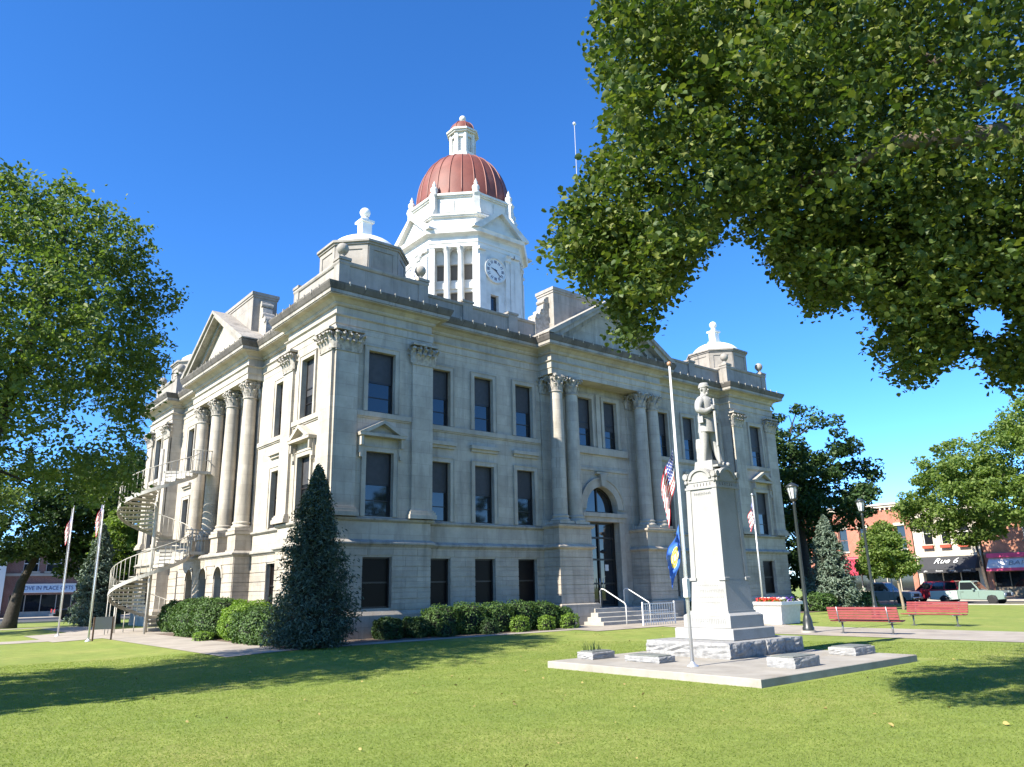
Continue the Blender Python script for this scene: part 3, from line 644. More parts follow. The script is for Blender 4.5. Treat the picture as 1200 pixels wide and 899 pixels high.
def blocking(P, u0, u1, n0, n1, nm='attic_block'):
    b = MB(); b.fbox(P, u0, u1, n0, n1, 13.4, 16.35); b.fbox(P, u0-.08, u1+.08, n0-.08, n1+.08, 16.35, 16.52); b.fbox(P, u0-.04, u1+.04, n0-.04, n1+.04, 16.24, 16.35)
    o = b.build(nm, M['parapet'], CH)
    for e, d in ((u0, -1), (u1, 1)):
        s_ = MB()
        pts = [(0, 13.5), (.95, 13.5), (.95, 14.75), (.86, 14.95), (.66, 15.0), (.6, 15.2), (.42, 15.28), (.38, 15.6), (.22, 15.72), (.22, 16.0), (.0, 16.1)]
        s_.poly(P, [(e+d*a, z) for a, z in pts], (n0+n1)/2-.25, (n0+n1)/2+.25)
        for a, z, r in ((.8, 14.86, .15), (.48, 15.2, .13), (.26, 15.8, .12)):
            s_.poly(P, [(e+d*a+r*math.cos(t), z+r*math.sin(t)) for t in np.linspace(0, 2*PI, 11)[:-1]], (n0+n1)/2-.3, (n0+n1)/2+.3)
        s_.build('scroll', M['cap'], o)
blocking(FR, 11.95, L_-11.95, -1.5, -.3); blocking(LF, 9.75, M_-9.75, -1.45, -.2)
# corner domes
for cx_, cy_, s0 in ((2.25, 2.15, 0), (L_-2.25, 2.15, 1), (2.25, M_-2.15, 2), (L_-2.25, M_-2.15, 3)):
    def sq_(b_): b_.v = [(cx_+(x-cx_)*.9, cy_+(y-cy_)*.9, 14.4+(z-14.4)*.87) for x, y, z in b_.v]
    a = MB(); oc = lambda r: [(cx_+r/math.cos(PI/8)*math.cos(PI/8+k*PI/4), cy_+r/math.cos(PI/8)*math.sin(PI/8+k*PI/4)) for k in range(8)]
    a.prism(oc(2.0), 14.4, 14.85); a.prism(oc(1.9), 14.85, 16.2)
    a.prism(oc(2.0), 16.2, 16.3); a.prism(oc(2.08), 16.3, 16.42)
    for k in range(8):
        t = k*PI/4; c, s_ = math.cos(t), math.sin(t)
        def PP(u, n, z): return (cx_+c*n-s_*u, cy_+s_*n+c*u, z)
        for u0, u1, z0, z1 in ((-.77, -.52, 14.85, 16.2), (.52, .77, 14.85, 16.2), (-.52, .52, 15.95, 16.2), (-.52, .52, 14.85, 15.0)): a.fbox(PP, u0, u1, 1.89, 1.94, z0, z1)
    sq_(a); o = a.build('corner_lantern', M['parapet'], CH)
    dm = MB(); dm.lathe([(1.72*math.cos(t), 16.42+1.0*math.sin(t)) for t in np.linspace(0, PI/2-.02, 10)], (cx_, cy_), 32); sq_(dm); dm.build('dome', M['domew'], o)
    fn = MB(); fn.prism([(cx_+.34*sx, cy_+.34*sy) for sx, sy in ((-1, -1), (1, -1), (1, 1), (-1, 1))], 17.35, 17.6); fn.prism([(cx_+.26*sx, cy_+.26*sy) for sx, sy in ((-1, -1), (1, -1), (1, 1), (-1, 1))], 17.6, 18.3)
    fn.box(cx_-.36, cx_+.36, cy_-.36, cy_+.36, 18.3, 18.42); fn.lathe([(.14, 18.42), (.12, 18.55), (.2, 18.62), (.1, 18.68)], (cx_, cy_), 12); fn.ball((cx_, cy_, 18.92), .27); sq_(fn)
    fn.build('finial', M['domew'], o)
for x, y in ((.32, .32), (PW-.4, .32), (L_-.32, .32), (L_-PW+.4, .32), (.32, M_-.32), (.32, M_-LW+.4), (L_-.32, LW-.4)):
    b = MB(); b.lathe([(.2, 14.88), (.2, 14.95), (.1, 15.0), (.09, 15.08), (.16, 15.12)], (x, y), 14); b.ball((x, y, 15.34), .25, 16); b.build('urn_ball', M['parapet'], CH)
# ---------------------------------------------------------------- clock tower
TX, TY, TA, TD = 15.65, 13.1, 1.7, 3.9
def tpoly(o=0):
    a = TA+o*.41; d = TD+o
    return [(TX+x, TY+y) for x, y in ((-a, -d), (a, -d), (d, -a), (d, a), (a, d), (-a, d), (-d, a), (-d, -a))]
tw = MB()
tw.box(TX-4.8, TX+4.8, TY-4.8, TY+4.8, 13.3, 16.2)
CFs = [lambda u, n, z, t=t: (TX+math.cos(t)*(n)-math.sin(t)*u, TY+math.sin(t)*n+math.cos(t)*u, z) for t in (-PI/2, 0, PI/2, PI)]
dgl = (TD-TA)/math.sqrt(2); dD = (TA+TD)/math.sqrt(2)     # diagonal face half width, distance
DFs = [lambda u, n, z, t=t: (TX+math.cos(t)*(n)-math.sin(t)*u, TY+math.sin(t)*n+math.cos(t)*u, z) for t in (-3*PI/4, -PI/4, PI/4, 3*PI/4)]
for P in CFs: wall(tw, P, -TA, TA, TD, 16.0, 22.8, [(-.72, -.08, 18.4, 19.7)], .3)
for P in DFs:
    wall(tw, P, -dgl, dgl, dD-.55, 16.0, 22.8, [(x-.3, x+.3, a, c) for x in (-.88, 0, .88) for a, c in ((18.0, 19.9), (20.7, 21.8))], .2)
    for e in (-1, 1): tw.fbox(P, e*dgl-.34 if e > 0 else -dgl, e*dgl if e > 0 else -dgl+.34, dD-.56, dD, 16, 22.8)
    tw.fbox(P, -dgl, dgl, dD-.56, dD-.2, 16, 17.0)
    tw.fbox(P, -dgl, dgl, dD-.56, dD-.44, 20.1, 20.5)
tow = tw.build('clock_tower', M['white'], CH)
for P in DFs:
    q = MB()
    for x in (-.88, 0, .88):
        for a, c in ((18.0, 19.9), (20.7, 21.8)): q.fbox(P, x-.3, x+.3, dD-.76, dD-.74, a, c)
    q.build('louvre', mat('bronze louvre', (.10, .09, .075), .7, (.13, .115, .1), 30), tow)
    for x in (-.44, .44):
        c = P(x, dD-.22, 0); b = MB(); b.box(c[0]-.26, c[0]+.26, c[1]-.26, c[1]+.26, 17.0, 17.12)
        b.lathe([(.25, 17.12), (.27, 17.18), (.23, 17.25), (.22, 17.3), (.21, 19.5), (.185, 22.35), (.22, 22.4)], c[:2], 16)
        b.lathe([(.2, 22.4), (.21, 22.55), (.3, 22.7)], c[:2], 12)
        for k in range(8): t = k*PI/4; leafstrip(b, c[0], c[1], math.cos(t), math.sin(t), 22.38, .3, .14, .18, .05)
        b.box(c[0]-.27, c[0]+.27, c[1]-.27, c[1]+.27, 22.7, 22.78); b.build('tower_column', M['white'], tow)
ent = MB()
ent.sweep([p for p in tpoly()], [(-.8, 22.75), (.03, 22.75), (.03, 23.0), (.07, 23.02), (.07, 23.2), (0, 23.24), (0, 23.45), (.12, 23.55), (.34, 23.6), (.36, 23.72), (.40, 23.85), (-.8, 23.9)])
ent.build('tower_entablature', M['white'], tow)
at = MB(); at.prism(tpoly(-.35), 23.8, 25.0); at.prism(tpoly(-.2), 25.0, 25.08); at.prism(tpoly(-.12), 25.08, 25.2)
dr = lambda r: [(TX+r/math.cos(PI/8)*math.cos(PI/8+k*PI/4), TY+r/math.cos(PI/8)*math.sin(PI/8+k*PI/4)) for k in range(8)]
at.prism(dr(3.3), 25.2, 26.6); at.prism(dr(3.4), 26.6, 26.7); at.prism(dr(3.5), 26.7, 26.85)
for P in DFs+CFs: at.fbox(P, -1.05, -.06, 3.29, 3.34, 25.55, 26.4); at.fbox(P, .06, 1.05, 3.29, 3.34, 25.55, 26.4); 
at.build('attic', M['white'], tow)
for i, P in enumerate(CFs):
    b = MB()
    b.poly(P, [(-TA-.40, 23.86), (TA+.40, 23.86), (0, 25.35)], TD-1.2, TD+.1)
    for s_ in (-1, 1): b.poly(P, [(s_*(TA+.55), 23.86), (s_*(TA+.55), 23.98), (0, 25.6), (0, 25.32), (s_*(TA+.0), 23.86)], TD-1.1, TD+.42)
    b.build('tower_pediment', M['white'], tow)
    CKU = -.38
    for u in (-TA+.3, TA-.3, .62, 1.0):
        w_ = .25 if abs(u) > 1 else .17
        b2 = MB(); b2.fbox(P, u-w_, u+w_, TD, TD+.12, 16.6, 22.2); b2.fbox(P, u-w_-.06, u+w_+.06, TD, TD+.2, 22.2, 22.5) if abs(u) < 1 else b2.fbox(P, u-w_-.03, u+w_+.03, TD, TD+.16, 22.55, 22.74)
        if abs(u) < 1:
            for k in range(3): c = P(u-.14+.14*k, TD+.12, 0); e = Vector(P(0, 1, 0))-Vector(P(0, 0, 0)); leafstrip(b2, c[0], c[1], e.x, e.y, 22.15, .4, .14, .0, .1)
        b2.build('tower_pilaster', M['white'], tow)
    b = MB(); b.fbox(P, -.72, -.08, TD-.3, TD-.28, 18.4, 19.7); b.build('tower_window', M['glass'], tow)
    b = MB(); 
    pts = [(CKU+.80*math.cos(t), 21.35+.80*math.sin(t)) for t in np.linspace(0, 2*PI, 33)[:-1]]; b.poly(P, pts, TD, TD+.1); ck = b.build('clock_face', M['wpaint'], tow)
    # numerals and hands are marks on the face: same level, kept in one mesh
    b = MB()
    for k in range(12):
        a = k*PI/6; r0, r1 = .48, .68; c, s_ = math.sin(a), math.cos(a); ww = .035
        for o_ in (-.05, .05) if k % 3 else (-.07, 0, .07):
            b.poly(P, [(CKU+c*r0+(o_-.017)*s_, 21.35+s_*r0-(o_-.017)*c), (CKU+c*r0+(o_+.017)*s_, 21.35+s_*r0-(o_+.017)*c), (CKU+c*r1+(o_+.017)*s_, 21.35+s_*r1-(o_+.017)*c), (CKU+c*r1+(o_-.017)*s_, 21.35+s_*r1-(o_-.017)*c)], TD+.1, TD+.115)
    for a, ln, ww in ((R(288), .36, .05), (R(135), .55, .035)):
        c, s_ = math.sin(a), math.cos(a); b.poly(P, [(CKU-c*.1-ww*s_, 21.35-s_*.1+ww*c), (CKU-c*.1+ww*s_, 21.35-s_*.1-ww*c), (CKU+c*ln+.012*s_, 21.35+s_*ln-.012*c), (CKU+c*ln-.012*s_, 21.35+s_*ln+.012*c)], TD+.12, TD+.14)
    b.build('clock_hands', mat('blue clock marks', (.01, .02, .10), .5), tow)
    b = MB(); rg = [(CKU+r*math.cos(t), 21.35+r*math.sin(t)) for r, ts in ((.86, np.linspace(PI, -PI, 33)), (.78, np.linspace(-PI, PI, 33))) for t in ts]
    for k in range(32): b.poly(P, [rg[k], rg[k+1], rg[64-k], rg[65-k]], TD, TD+.16)
    b.build('clock_rim', M['white'], tow)
for k in range(8):   # urns on the drum corners
    a = PI/8+k*PI/4; x, y = TX+3.75*math.cos(a), TY+3.75*math.sin(a); b = MB()
    def Q(u, n, z): return (TX+math.cos(a)*n-math.sin(a)*u, TY+math.sin(a)*n+math.cos(a)*u, z)
    b.poly(lambda u, n, z: Q(n, u, z), [(3.3, 25.2), (4.1, 25.2), (4.0, 25.5), (3.85, 25.7), (3.85, 26.5), (3.95, 26.7), (3.3, 26.8)], -.2, .2)
    b.lathe([(.28, 26.75), (.3, 26.85), (.18, 26.95), (.26, 27.15), (.24, 27.3), (.1, 27.45), (.14, 27.55), (.05, 27.75), (.0, 27.9)], (TX+3.6*math.cos(a), TY+3.6*math.sin(a)), 12)
    b.build('drum_urn', M['white'], tow)
# main dome: octagonal-soft shell with standing seams
dp = [(3.28*math.cos(t)**.8, 26.85+4.35*math.sin(t)**.92) for t in np.linspace(0, 1.36, 16)]
dm = MB(); dm.lathe(dp, (TX, TY), 48); do = dm.build('tower_dome', M['dome'], tow)
se = MB()
for k in range(24):
    a = PI/8+k*PI/12; se.tube([(TX+(r+.01)*math.cos(a), TY+(r+.01)*math.sin(a), z) for r, z in dp], .045, 5)
se.build('dome_seam', M['seam'], tow)
ln_ = MB(); o8 = lambda r: [(TX+r/math.cos(PI/8)*math.cos(PI/8+k*PI/4), TY+r/math.cos(PI/8)*math.sin(PI/8+k*PI/4)) for k in range(8)]
ln_.prism(o8(1.1), 30.95, 31.25); ln_.prism(o8(1.0), 31.25, 31.4)
for k in range(8):
    t = k*PI/4
    def PL(u, n, z, t=t): return (TX+math.cos(t)*n-math.sin(t)*u, TY+math.sin(t)*n+math.cos(t)*u, z)
    hw = .84*math.tan(PI/8)
    wall(ln_, PL, -hw, hw, .84, 31.4, 33.1, [(-.16, .16, 31.6, 32.78)], .2)
    ln_.fbox(PL, -hw+.0, -hw+.12, .84, .9, 31.4, 33.1); ln_.fbox(PL, hw-.12, hw, .84, .9, 31.4, 33.1)
    for a_ in np.linspace(0, PI*.9, 6): pass
ln_.prism(o8(.7), 31.3, 33.1); ln_.prism(o8(1.0), 33.1, 33.22); ln_.prism(o8(1.1), 33.22, 33.36)
lo_ = ln_.build('lantern', M['white'], tow)
b = MB(); b.lathe([(.92*math.cos(t)**.8, 33.36+.95*math.sin(t)) for t in np.linspace(0, 1.45, 8)], (TX, TY), 32); b.build('lantern_dome', M['dome'], tow)
b = MB()
for k in range(8): a = PI/8+k*PI/4; b.tube([(TX+(.93*math.cos(t)**.8)*math.cos(a), TY+(.93*math.cos(t)**.8)*math.sin(a), 33.37+.96*math.sin(t)) for t in np.linspace(0, 1.4, 7)], .03, 5)
b.build('lantern_seam', M['seam'], tow)
b = MB(); b.lathe([(.22, 34.2), (.2, 34.35), (.12, 34.4), (.12, 34.5)], (TX, TY), 12); b.ball((TX, TY, 34.68), .24); b.build('tower_finial', M['white'], tow)
# roof mast
b = MB(); b.tube([(16.2, 2.4, 13.4), (16.2, 2.4, 28.72)], [.04, .02], 8); b.ball((16.2, 2.4, 28.82), .11); b.build('roof_mast', M['alu'], CH)
# ---------------------------------------------------------------- monument platform
b = MB(); b.cbox(.0, 6.3, -17.5, -11.78, -.1, .15, .012)
pf = top(b.build('monument_platform', stone('platform concrete', (.31, .29, .255), (.28, .262, .23), (.2, .18, .16), 60, 60, .001, .3, (.2, .17, .13), .75, streak=False)), (3.58, -14.7, 0))
tag(pf, 'low square concrete platform under the soldier monument on the lawn', 'platform')
def rockbox(b, x0, x1, y0, y1, z0, z1, amp=.035, n=9, smooth_top=True):
    """block with hammered sides"""
    rr = random.Random(int((x0+y0)*1000)); vs = []; fs = []
    per = []
    for k in range(n*4):
        s_, t = divmod(k, n); t /= n
        p = [(x0+(x1-x0)*t, y0, 0, -1), (x1, y0+(y1-y0)*t, 1, 0), (x1-(x1-x0)*t, y1, 0, 1), (x0, y1-(y1-y0)*t, -1, 0)][s_]; per.append(p)
    rows = 6; N = len(per)
    for j in range(rows+1):
        for (x, y, nx, ny) in per:
            a = 0 if j in (0, rows) else rr.uniform(0, amp); vs.append((x+nx*a, y+ny*a, z0+(z1-z0)*j/rows))
    for j in range(rows):
        for i in range(N): fs.append((j*N+i, j*N+(i+1) % N, (j+1)*N+(i+1) % N, (j+1)*N+i))
    b.add(vs, fs); b.add(vs[-N:], [tuple(range(N))])
MX, MY = 4.26, -13.75
MN = wthing('soldier_monument', (MX, MY, .15), 'tall tapering grey granite memorial with a stone soldier standing on top', 'monument')
b = MB(); rockbox(b, 2.72, 4.2, -14.93, -12.5, .151, .5, .05, 12); b.build('base_block', M['rock'], MN)
b = MB(); rockbox(b, 4.22, 5.02, -14.93, -12.5, .151, .5, .05, 8); b.build('base_block', M['rock'], MN)
b = MB(); rockbox(b, 5.04, 5.85, -14.93, -12.5, .151, .5, .05, 8); b.build('base_block', M['rock'], MN)
sq = lambda h: [(MX-h, MY-h), (MX+h, MY-h), (MX+h, MY+h), (MX-h, MY+h)]
b = MB(); b.cbox(MX-.87, MX+.87, MY-.87, MY+.87, .5, .77, .02); b.build('plinth', M['granite'], MN)
b = MB(); b.cbox(MX-.7, MX+.7, MY-.7, MY+.7, .77, 1.06, .01); b.prism(sq(.7), 1.06, 1.12, .88); b.build('inscribed_plinth', M['granite'], MN)
b = MB(); b.prism(sq(.58), 1.12, 1.17); b.prism(sq(.55), 1.17, 1.9, .92); d_ = b.build('die', M['granite'], MN)
b = MB(); H0, H1 = .49, .455
b.prism(sq(H0), 1.9, 4.22, H1/H0)
b.build('shaft', M['granite'], MN)
# raised corner strips and panels on the shaft
b = MB()
for sx in (-1, 1):
    for sy in (-1, 1):
        x, y = MX+sx*(H0-.045), MY+sy*(H0-.045); x1, y1 = MX+sx*(H1-.045), MY+sy*(H1-.045)
        b.add([(x-.07, y-.07, 1.9), (x+.07, y-.07, 1.9), (x+.07, y+.07, 1.9), (x-.07, y+.07, 1.9), (x1-.07, y1-.07, 4.22), (x1+.07, y1-.07, 4.22), (x1+.07, y1+.07, 4.22), (x1-.07, y1+.07, 4.22)],
              [(0, 3, 2, 1), (4, 5, 6, 7), (0, 1, 5, 4), (1, 2, 6, 5), (2, 3, 7, 6), (3, 0, 4, 7)])
        b.cbox(x-.1, x+.1, y-.1, y+.1, 1.9, 1.98, .01)
b.build('corner_strip', M['granite'], MN)
b = MB(); h = .47; b.prism(sq(.50), 4.22, 4.28); b.prism(sq(h), 4.28, 4.42)
for P in (lambda u, n, z: (MX+u, MY-n, z), lambda u, n, z: (MX-n, MY+u, z), lambda u, n, z: (MX+u, MY+n, z), lambda u, n, z: (MX+n, MY+u, z)):
    pts = [(-h, 4.4), (h, 4.4), (h, 4.5)]+[(.33*math.cos(t)*1.05, 4.5+.27*math.sin(t)) for t in np.linspace(.0, PI, 13)]+[(-h, 4.5)]
    b.poly(P, pts, 0, h+.02)
    rg = [(r*math.cos(t)*1.05, 4.48+r*.8*math.sin(t)) for r, ts in ((.34, np.linspace(0, PI, 13)), (.26, np.linspace(PI, 0, 13))) for t in ts]
    for k in range(12): b.poly(P, [rg[k], rg[k+1], rg[24-k], rg[25-k]], h+.02, h+.06)
    for e in (-1, 1):
        b.poly(P, [(e*.44+.075*math.cos(t), 4.57+.085*math.sin(t)) for t in np.linspace(0, 2*PI, 11)[:-1]], h-.1, h+.07)
        b.poly(P, [(e*.44+.04*math.cos(t), 4.43+.05*math.sin(t)) for t in np.linspace(0, 2*PI, 9)[:-1]], h-.1, h+.05)
    for k in range(6): b.poly(P, [(-.3+.1*k, 4.28), (-.24+.1*k, 4.28), (-.24+.1*k, 4.36), (-.3+.1*k, 4.36)], h, h+.03)
b.build('carved_cap', M['granite'], MN)
b = MB(); b.prism(sq(.3), 4.7, 4.97, .9); b.build('statue_base', M['granite'], MN)
# shallow inscriptions on the sunlit side: too worn to read, cut as rows of short strokes
ins = MB(); rr = random.Random(3)
PX = lambda u, n, z: (MX-n, MY+u, z)
def strokes(z, hh, ww, n, num):
    u = -ww
    while u < ww:
        l_ = rr.uniform(.02, .045)
        ins.fbox(PX, u, u+.009, n, n+.003, z, z+hh)
        if rr.random() < .6: ins.fbox(PX, u, u+l_, n, n+.003, z+hh-.008, z+hh)
        if rr.random() < .5: ins.fbox(PX, u, u+l_, n, n+.003, z+hh*.45, z+hh*.45+.008)
        u += l_+.022
strokes(.86, .13, .55, .70, 12)
for z, hh in ((1.32, .06), (1.45, .06), (1.58, .1), (1.74, .06)): strokes(z, hh, .44, .545-(z-1.17)*.06, 10)
strokes(4.06, .07, .27, H1+.02, 8)
ins.build('inscription', mat('cut letters', (.16, .16, .155), .9), MN)
# soldier: one continuous body grown from a skinned skeleton (height 1 unit = 1 m, scaled after)
def skinned(name, joints, edges, m, parent, loc, sc, rz, sub=2, root=0):
    me = bpy.data.meshes.new(name); me.from_pydata([j[:3] for j in joints], edges, []); me.materials.append(m)
    o = bpy.data.objects.new(name, me); COL.objects.link(o)
    sk = o.modifiers.new('skin', 'SKIN'); sk.use_smooth_shade = True; sk.branch_smoothing = .4
    if not me.skin_vertices: me.skin_vertices.new() if hasattr(me.skin_vertices, 'new') else None
    for i, j in enumerate(joints):
        v = me.skin_vertices[0].data[i]; r = j[3] if isinstance(j[3], tuple) else (j[3], j[3]); v.radius = r; v.use_root = (i == root)
    sb = o.modifiers.new('sub', 'SUBSURF'); sb.levels = sub; sb.render_levels = sub
    dg = bpy.context.evaluated_depsgraph_get(); me2 = bpy.data.meshes.new_from_object(o.evaluated_get(dg)); me2.name = name
    bpy.data.objects.remove(o)
    me2.polygons.foreach_set('use_smooth', [True]*len(me2.polygons))
    o = bpy.data.objects.new(name, me2); COL.objects.link(o); me2.materials.clear(); me2.materials.append(m)
    o.parent = parent; o.location = loc; o.scale = (sc,)*3; o.rotation_euler = (0, 0, rz); return o
def xadd(b, pts): b.add(*pts)
SC = 1.27; SF = R(-88)   # faces -Y-ish, towards the right of the picture; local +X is his front
ST = empty('soldier_statue', (0, 0, 0)); ST.parent = MN
J = [(0, 0, .95, (.165, .15)), (0, 0, 1.12, (.145, .15)), (.01, 0, 1.32, (.15, .19)), (.01, 0, 1.46, (.11, .15)), (.0, 0, 1.55, .062), (.015, 0, 1.64, .085), (.02, 0, 1.72, .10), (.015, 0, 1.80, .075),
     (.0, .20, 1.43, .10), (.02, .27, 1.20, .088), (.16, .10, 1.12, .066), (.215, .0, 1.17, .045),
     (.0, -.20, 1.43, .10), (.02, -.28, 1.19, .088), (.15, -.17, 1.15, .066), (.215, -.06, 1.25, .045),
     (.0, .11, .86, .125), (.06, .14, .50, .088), (.15, .17, .14, .062), (.18, .18, .05, .06), (.36, .20, .035, .048),
     (-.02, -.11, .86, .125), (.0, -.12, .50, .085), (-.04, -.13, .14, .062), (-.03, -.13, .05, .06), (.14, -.17, .035, .045)]
Eg = [(0, 1), (1, 2), (2, 3), (3, 4), (4, 5), (5, 6), (6, 7), (3, 8), (8, 9), (9, 10), (10, 11), (3, 12), (12, 13), (13, 14), (14, 15), (0, 16), (16, 17), (17, 18), (18, 19), (19, 20), (0, 21), (21, 22), (22, 23), (23, 24), (24, 25)]
sp_ = (0, 0, 4.82)
body = skinned('statue_body', J, Eg, M['granite'], ST, sp_, SC, SF)
ST.location = (0, 0, 0)
def local(name, b, m=None, par=None):
    o = b.build(name, m or M['granite'], None); o.parent = par or ST; o.location = sp_; o.scale = (SC,)*3; o.rotation_euler = (0, 0, SF); return o
OFF['soldier_statue'] = (0, 0, 0)
b = MB()   # frock coat: skirt, cape collar, belt
b.lathe([(.20, .74), (.198, .77), (.192, .86), (.178, .98), (.165, 1.05), (.18, 1.08), (.18, 1.12), (.165, 1.13), (.185, 1.28), (.195, 1.40), (.16, 1.49), (.08, 1.54), (.085, 1.58), (.07, 1.585)], (0.0, 0), 28)
b.v = [(x*.84+.005, y*1.04+(0.012*math.sin(9*math.atan2(y, x)) if z < .8 else 0), z) for x, y, z in b.v]
local('coat', b)
b = MB()
for k in range(5): b.ball((.168-(.006*abs(k-2)), .0, 1.18+.07*k), .014, 6)
b.box(.14, .175, -.04, .04, 1.07, 1.13); b.box(-.02, .10, -.26, -.21, .92, 1.06); b.box(-.05, .07, .2, .26, .90, 1.04)
b.tube([(.10, .17, 1.44), (.17, .04, 1.28), (.12, -.17, 1.10)], .018, 6); local('belt_kit', b)
b = MB()   # kepi
b.lathe([(.112, 1.72), (.115, 1.75), (.108, 1.79), (.09, 1.825), (.05, 1.835), (0, 1.835)], (.01, 0), 20)
b.v = [(x+(z-1.73)*.12, y*.9, z) for x, y, z in b.v]
b.add([(.09, -.08, 1.75), (.09, .08, 1.75), (.175, .05, 1.72), (.19, 0, 1.715), (.175, -.05, 1.72), (.09, -.08, 1.76), (.09, .08, 1.76), (.175, .05, 1.73), (.19, 0, 1.725), (.175, -.05, 1.73)], [(0, 1, 2, 3, 4), (9, 8, 7, 6, 5), (1, 2, 7, 6), (2, 3, 8, 7), (3, 4, 9, 8), (4, 0, 5, 9)])
local('cap', b)
b = MB()   # face and ears, beard
b.add([(.115, -.012, 1.70), (.115, .012, 1.70), (.112, -.02, 1.655), (.112, .02, 1.655), (.142, 0, 1.66), (.118, 0, 1.715)], [(0, 5, 4, 2), (5, 1, 3, 4), (2, 4, 3)])
for s_ in (-1, 1):
    b.ball((.104, s_*.032, 1.698), .010, 8); b.tube([(.108, s_*.015, 1.716), (.104, s_*.05, 1.712)], .006, 5); b.ball((.015, s_*.098, 1.68), .024, 8, 1.4)
b.tube([(.104, -.03, 1.636), (.113, 0, 1.641), (.104, .03, 1.636)], .009, 6); b.tube([(.107, -.028, 1.618), (.116, 0, 1.616), (.107, .028, 1.618)], .008, 5); b.ball((.085, 0, 1.585), .035, 10)
local('face', b)
b = MB()   # rifle held upright in front, butt between the feet
b.tube([(.27, -.03, .03), (.27, -.03, .09), (.265, -.03, .28), (.26, -.03, .4), (.235, -.03, 1.30)], [.03, .034, .028, .024, .022], 8); b.tube([(.275, -.03, .4), (.25, -.03, 1.44)], .014, 6); b.box(.245, .285, -.06, .0, .42, .48)
local('rifle', b)
b = MB()   # hands: palm and curled fingers round the barrel
for (px, py, pz, s_) in ((.215, .0, 1.17, 1), (.215, -.06, 1.25, -1)):
    b.ball((px, py, pz), .04, 10, .9)
    for k in range(4):
        z = pz+.03-.022*k; r_k = .036-.002*abs(k-1)
        b.tube([(px, py+s_*.02, z), (px+.03, py+s_*.028, z), (px+.058, py+s_*.002, z-.002), (px+.05, py-s_*.03, z-.004), (px+.03, py-s_*.04, z-.004)], [.012, .012, .011, .010, .008], 6)
    b.tube([(px-.01, py, pz+.03), (px+.01, py-s_*.03, pz+.05), (px+.035, py-s_*.035, pz+.06)], [.014, .012, .009], 6)
local('hands', b)
b = MB(); rockbox(b, -.22, .0, -.1, .1, 0, .62, .03, 4); b.box(-.2, .34, -.22, .26, -.03, .012); local('stump', b)
for o in [x for x in bpy.data.objects if x.parent == ST]: pass
ST.location = (0, 0, 0); ST.location = Vector((MX, MY, .15))-Vector((MX, MY, .15))
for o in [x for x in bpy.data.objects if x.parent == ST]: o.location = (0, 0, sp_[2]-.15)
# marker stones on the platform
def marker(cx, cy, lx, ly, z0, hb, hf, label, txt=False):
    b = MB(); rockbox(b, cx-lx/2, cx+lx/2, cy-ly/2, cy+ly/2, .151, .151+hf, .02, 6)
    o = top(b.build('marker_stone', M['rock']), (cx, cy, .15)); tag(o, label, 'marker stone', 'granite marker stones on the platform')
    pl = MB(); pl.cbox(cx-lx/2+.05, cx+lx/2-.05, cy-ly/2+.05, cy+ly/2-.05, .151+hf, .175+hf, .008)
    q = pl.build('plaque', mat('bronze green plaque', (.13, .14, .125), .6, (.18, .19, .17), 20), o, off=(cx, cy, .15)); return o
s1 = marker(1.2, -12.2, .75, .5, .15, .14, .16, 'small rough granite block by the far left corner of the platform')
marker(1.35, -13.75, .55, 1.0, .15, .14, .13, 'flat granite marker beside the flagpole foot on the platform')
s3 = marker(2.35, -16.75, .95, .62, .15, .14, .2, 'granite marker block nearest the front corner of the platform')
marker(5.65, -16.3, .95, .65, .15, .14, .17, 'granite marker block by the right corner of the platform')
b = MB(); rr = random.Random(5)
for k in range(26):
    x = 1.1+rr.uniform(-.2, .3); y = -12.15+rr.uniform(-.15, .15); a = rr.uniform(0, 6.28); h = rr.uniform(.12, .26)
    b.tube([(x, y, .3), (x+.02*math.cos(a), y+.02*math.sin(a), .3+h*.6), (x+.06*math.cos(a), y+.06*math.sin(a), .3+h)], [.006, .005, .002], 4)
tag(top(b.build('tuft_of_weeds', M['dark']), (1.15, -12.15, .3)), 'spiky dark weeds growing on the small rough granite block', 'weeds')
